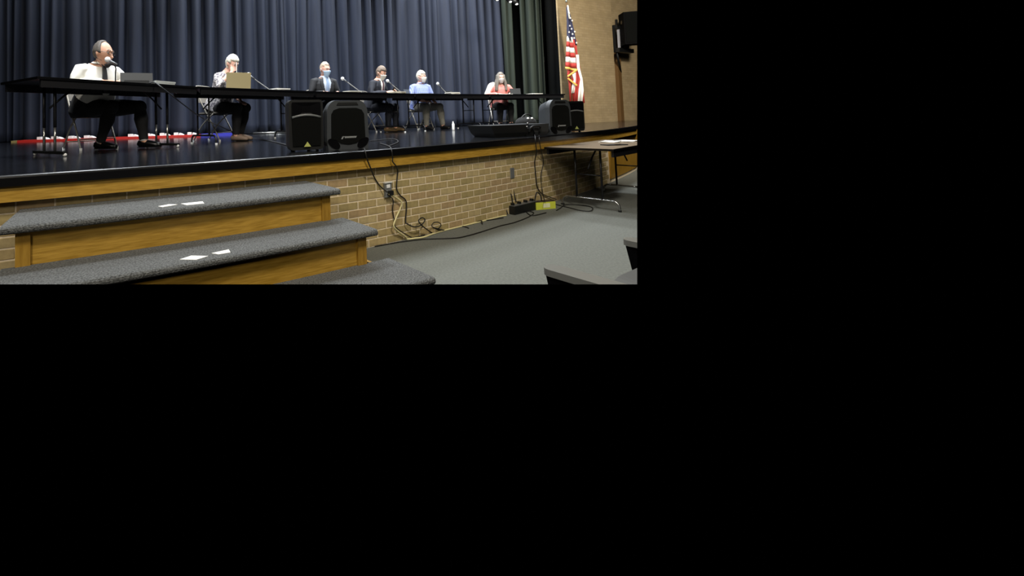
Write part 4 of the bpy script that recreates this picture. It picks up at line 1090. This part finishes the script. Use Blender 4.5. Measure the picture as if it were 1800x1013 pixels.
tube('plug_lead', [(.13, .06, .12), (.12, .08, .26), (.16, .10, .33)], .006, M_cord, t, n=5)
y0 = onz(943, 369.5, 0); y1 = onz(977, 366.5, 0); yd = y1 - y0
t = thing('adapter_box', 'bright yellow-green adapter box beside the black power strip', 'box', (y0.x, y0.y, 0), math.atan2(yd.y, yd.x))
box('body', 0, yd.length, 0, .10, 0, .085, mat('yellow_green', '#c6cc46', .35), t, bevel=.008); box('label_panel', yd.length * .35, yd.length * .7, -.003, .0, .02, .07, mat('pale_label', '#e2e3b4', .5), t); box('top_lid', .01, yd.length - .01, .01, .09, .085, .093, mat('lid_brown', '#3a3026', .5), t)
tube('plug_lead', [(.02, .05, .09), (.05, .04, .20), (.10, .04, .16), (.12, .05, .09)], .007, M_cord, t, n=5)

# ------------------------------------------------------------------ things on the hall table
tq = Vector((Q.x, Q.y, .74))
def ftab(px, py): return onz(px, py, .7405)
P_ = [(1053, 249), (1075, 246), (1100, 245.5), (1105, 250)]
for k, (px, py, yaw, w_, l_) in enumerate(((1075, 249.5, .55, .30, .20), (1100, 248.5, .75, .30, .22))):
    q = ftab(px, py); t = thing('paper_stack', ('white paper sheets fanned at the tan table middle', 'white paper stack beside the fanned sheets on the tan table')[k], 'papers', q, yaw)
    for s in range(3): box('sheet', -w_ / 2, w_ / 2, -l_ / 2, l_ / 2, .004 * s, .004 * s + .0034, M_paper, t, M=Matrix.Rotation(.12 * s * (-1) ** k, 4, 'Z'))
q = ftab(1083, 255.5); t = thing('clipboard', 'slim black clipboard lying before the papers on the tan table', 'clipboard', (q.x, q.y, .7405), .05)
box('board', -.13, .13, -.03, .10, 0, .010, M_black, t, bevel=.002); box('clip', -.03, .03, -.035, -.015, .010, .018, M_chrome, t)

# ------------------------------------------------------------------ auditorium seats, lower right
M_seatpad = mat('seat_plastic', '#57595a', .42, spec=.5); M_arm = mat('arm_plastic', '#6c6d6a', .38)
def seat(tip, label):
    t = thing('auditorium_seat', label, 'seat', (tip[0], tip[1], 0), math.radians(31.5) , 'front row auditorium seats')
    # local: +x along the row, -y to the back of the hall, tip of the arm at origin
    K = Matrix.Rotation(math.radians(-4), 4, 'Z')
    bm = B(); prism(bm, rrect(-.035, .035, -.40, .0, .03), .597, .62)
    for v in bm.verts: v.co = Vector((v.co.x, v.co.z, v.co.y))
    obj('armrest', bm, M_arm, t, bevel=.006)
    bm = B(); prism(bm, [(-.012, .597), (-.385, .597), (-.36, .30), (-.10, .33), (-.05, .40)], -.024, .024, Matrix.Rotation(math.pi / 2, 4, 'Z')); obj('arm_panel', bm, M_blackgloss, t)
    box('pedestal', -.02, .02, -.30, -.18, 0, .32, M_black, t); box('floor_plate', -.04, .04, -.38, -.10, 0, .012, M_black, t)
    bm = B(); prism(bm, rrect(.055, .515, -.02, .36, .13, 8), -.16, -.09, Matrix.Translation((0, -.02, .245)) @ Matrix.Rotation(.12, 4, 'X')); obj('tip_up_seat', bm, M_seatpad, t, bevel=.02)
    bm = B(); prism(bm, rrect(.05, .52, .0, .48, .10, 8), -.44, -.40, Matrix.Translation((0, 0, .42)) @ Matrix.Rotation(.10, 4, 'X')); obj('seat_back', bm, M_seatpad, t, bevel=.015)
    return t
seat((.78, 1.52), 'black and grey tip-up auditorium seat with its armrest at the aisle')
seat((1.27, 1.82), 'tip-up auditorium seat next to the aisle seat, armrest showing')

# ------------------------------------------------------------------ end the place where the view of it ends (right and near side)
bpy.context.view_layer.update()
def half(p, q):   # plane through the eye and two view directions, normal pointing outside
    return p.cross(q).normalized()
nR = half(ray(1120, 0), ray(1120, 500)); nR = nR if nR.dot(ray(1200, 250)) > 0 else -nR
nB = half(ray(0, 500), ray(1120, 500)); nB = nB if nB.dot(ray(500, 600)) > 0 else -nB
for o in list(bpy.data.objects):
    if o.type != 'MESH': continue
    mw = o.matrix_world
    for n in (nR, nB):
        ds = [(mw @ Vector(c) - CAMP).dot(n) for c in o.bound_box]
        if max(ds) <= 0: continue
        if o.data.users > 1: o.data = o.data.copy()
        mi = mw.inverted(); co = mi @ CAMP; no = (mw.to_3x3().transposed() @ n).normalized()
        bm = B(); bm.from_mesh(o.data)
        r = bmesh.ops.bisect_plane(bm, geom=bm.verts[:] + bm.edges[:] + bm.faces[:], plane_co=co, plane_no=no, clear_outer=True)
        ed = [e for e in r['geom_cut'] if isinstance(e, bmesh.types.BMEdge) and e.is_valid and len(e.link_faces) < 2]
        if ed:
            try: bmesh.ops.holes_fill(bm, edges=ed)
            except Exception: pass
        bm.to_mesh(o.data); bm.free()
        if len(o.data.polygons) == 0: break
for o in [o for o in bpy.data.objects if o.type == 'MESH' and len(o.data.polygons) == 0]:
    for c in list(o.children):
        mwc = c.matrix_world.copy(); c.parent = o.parent; c.matrix_world = mwc
    bpy.data.objects.remove(o)
for o in [o for o in bpy.data.objects if o.type == 'EMPTY' and not o.children]: bpy.data.objects.remove(o)
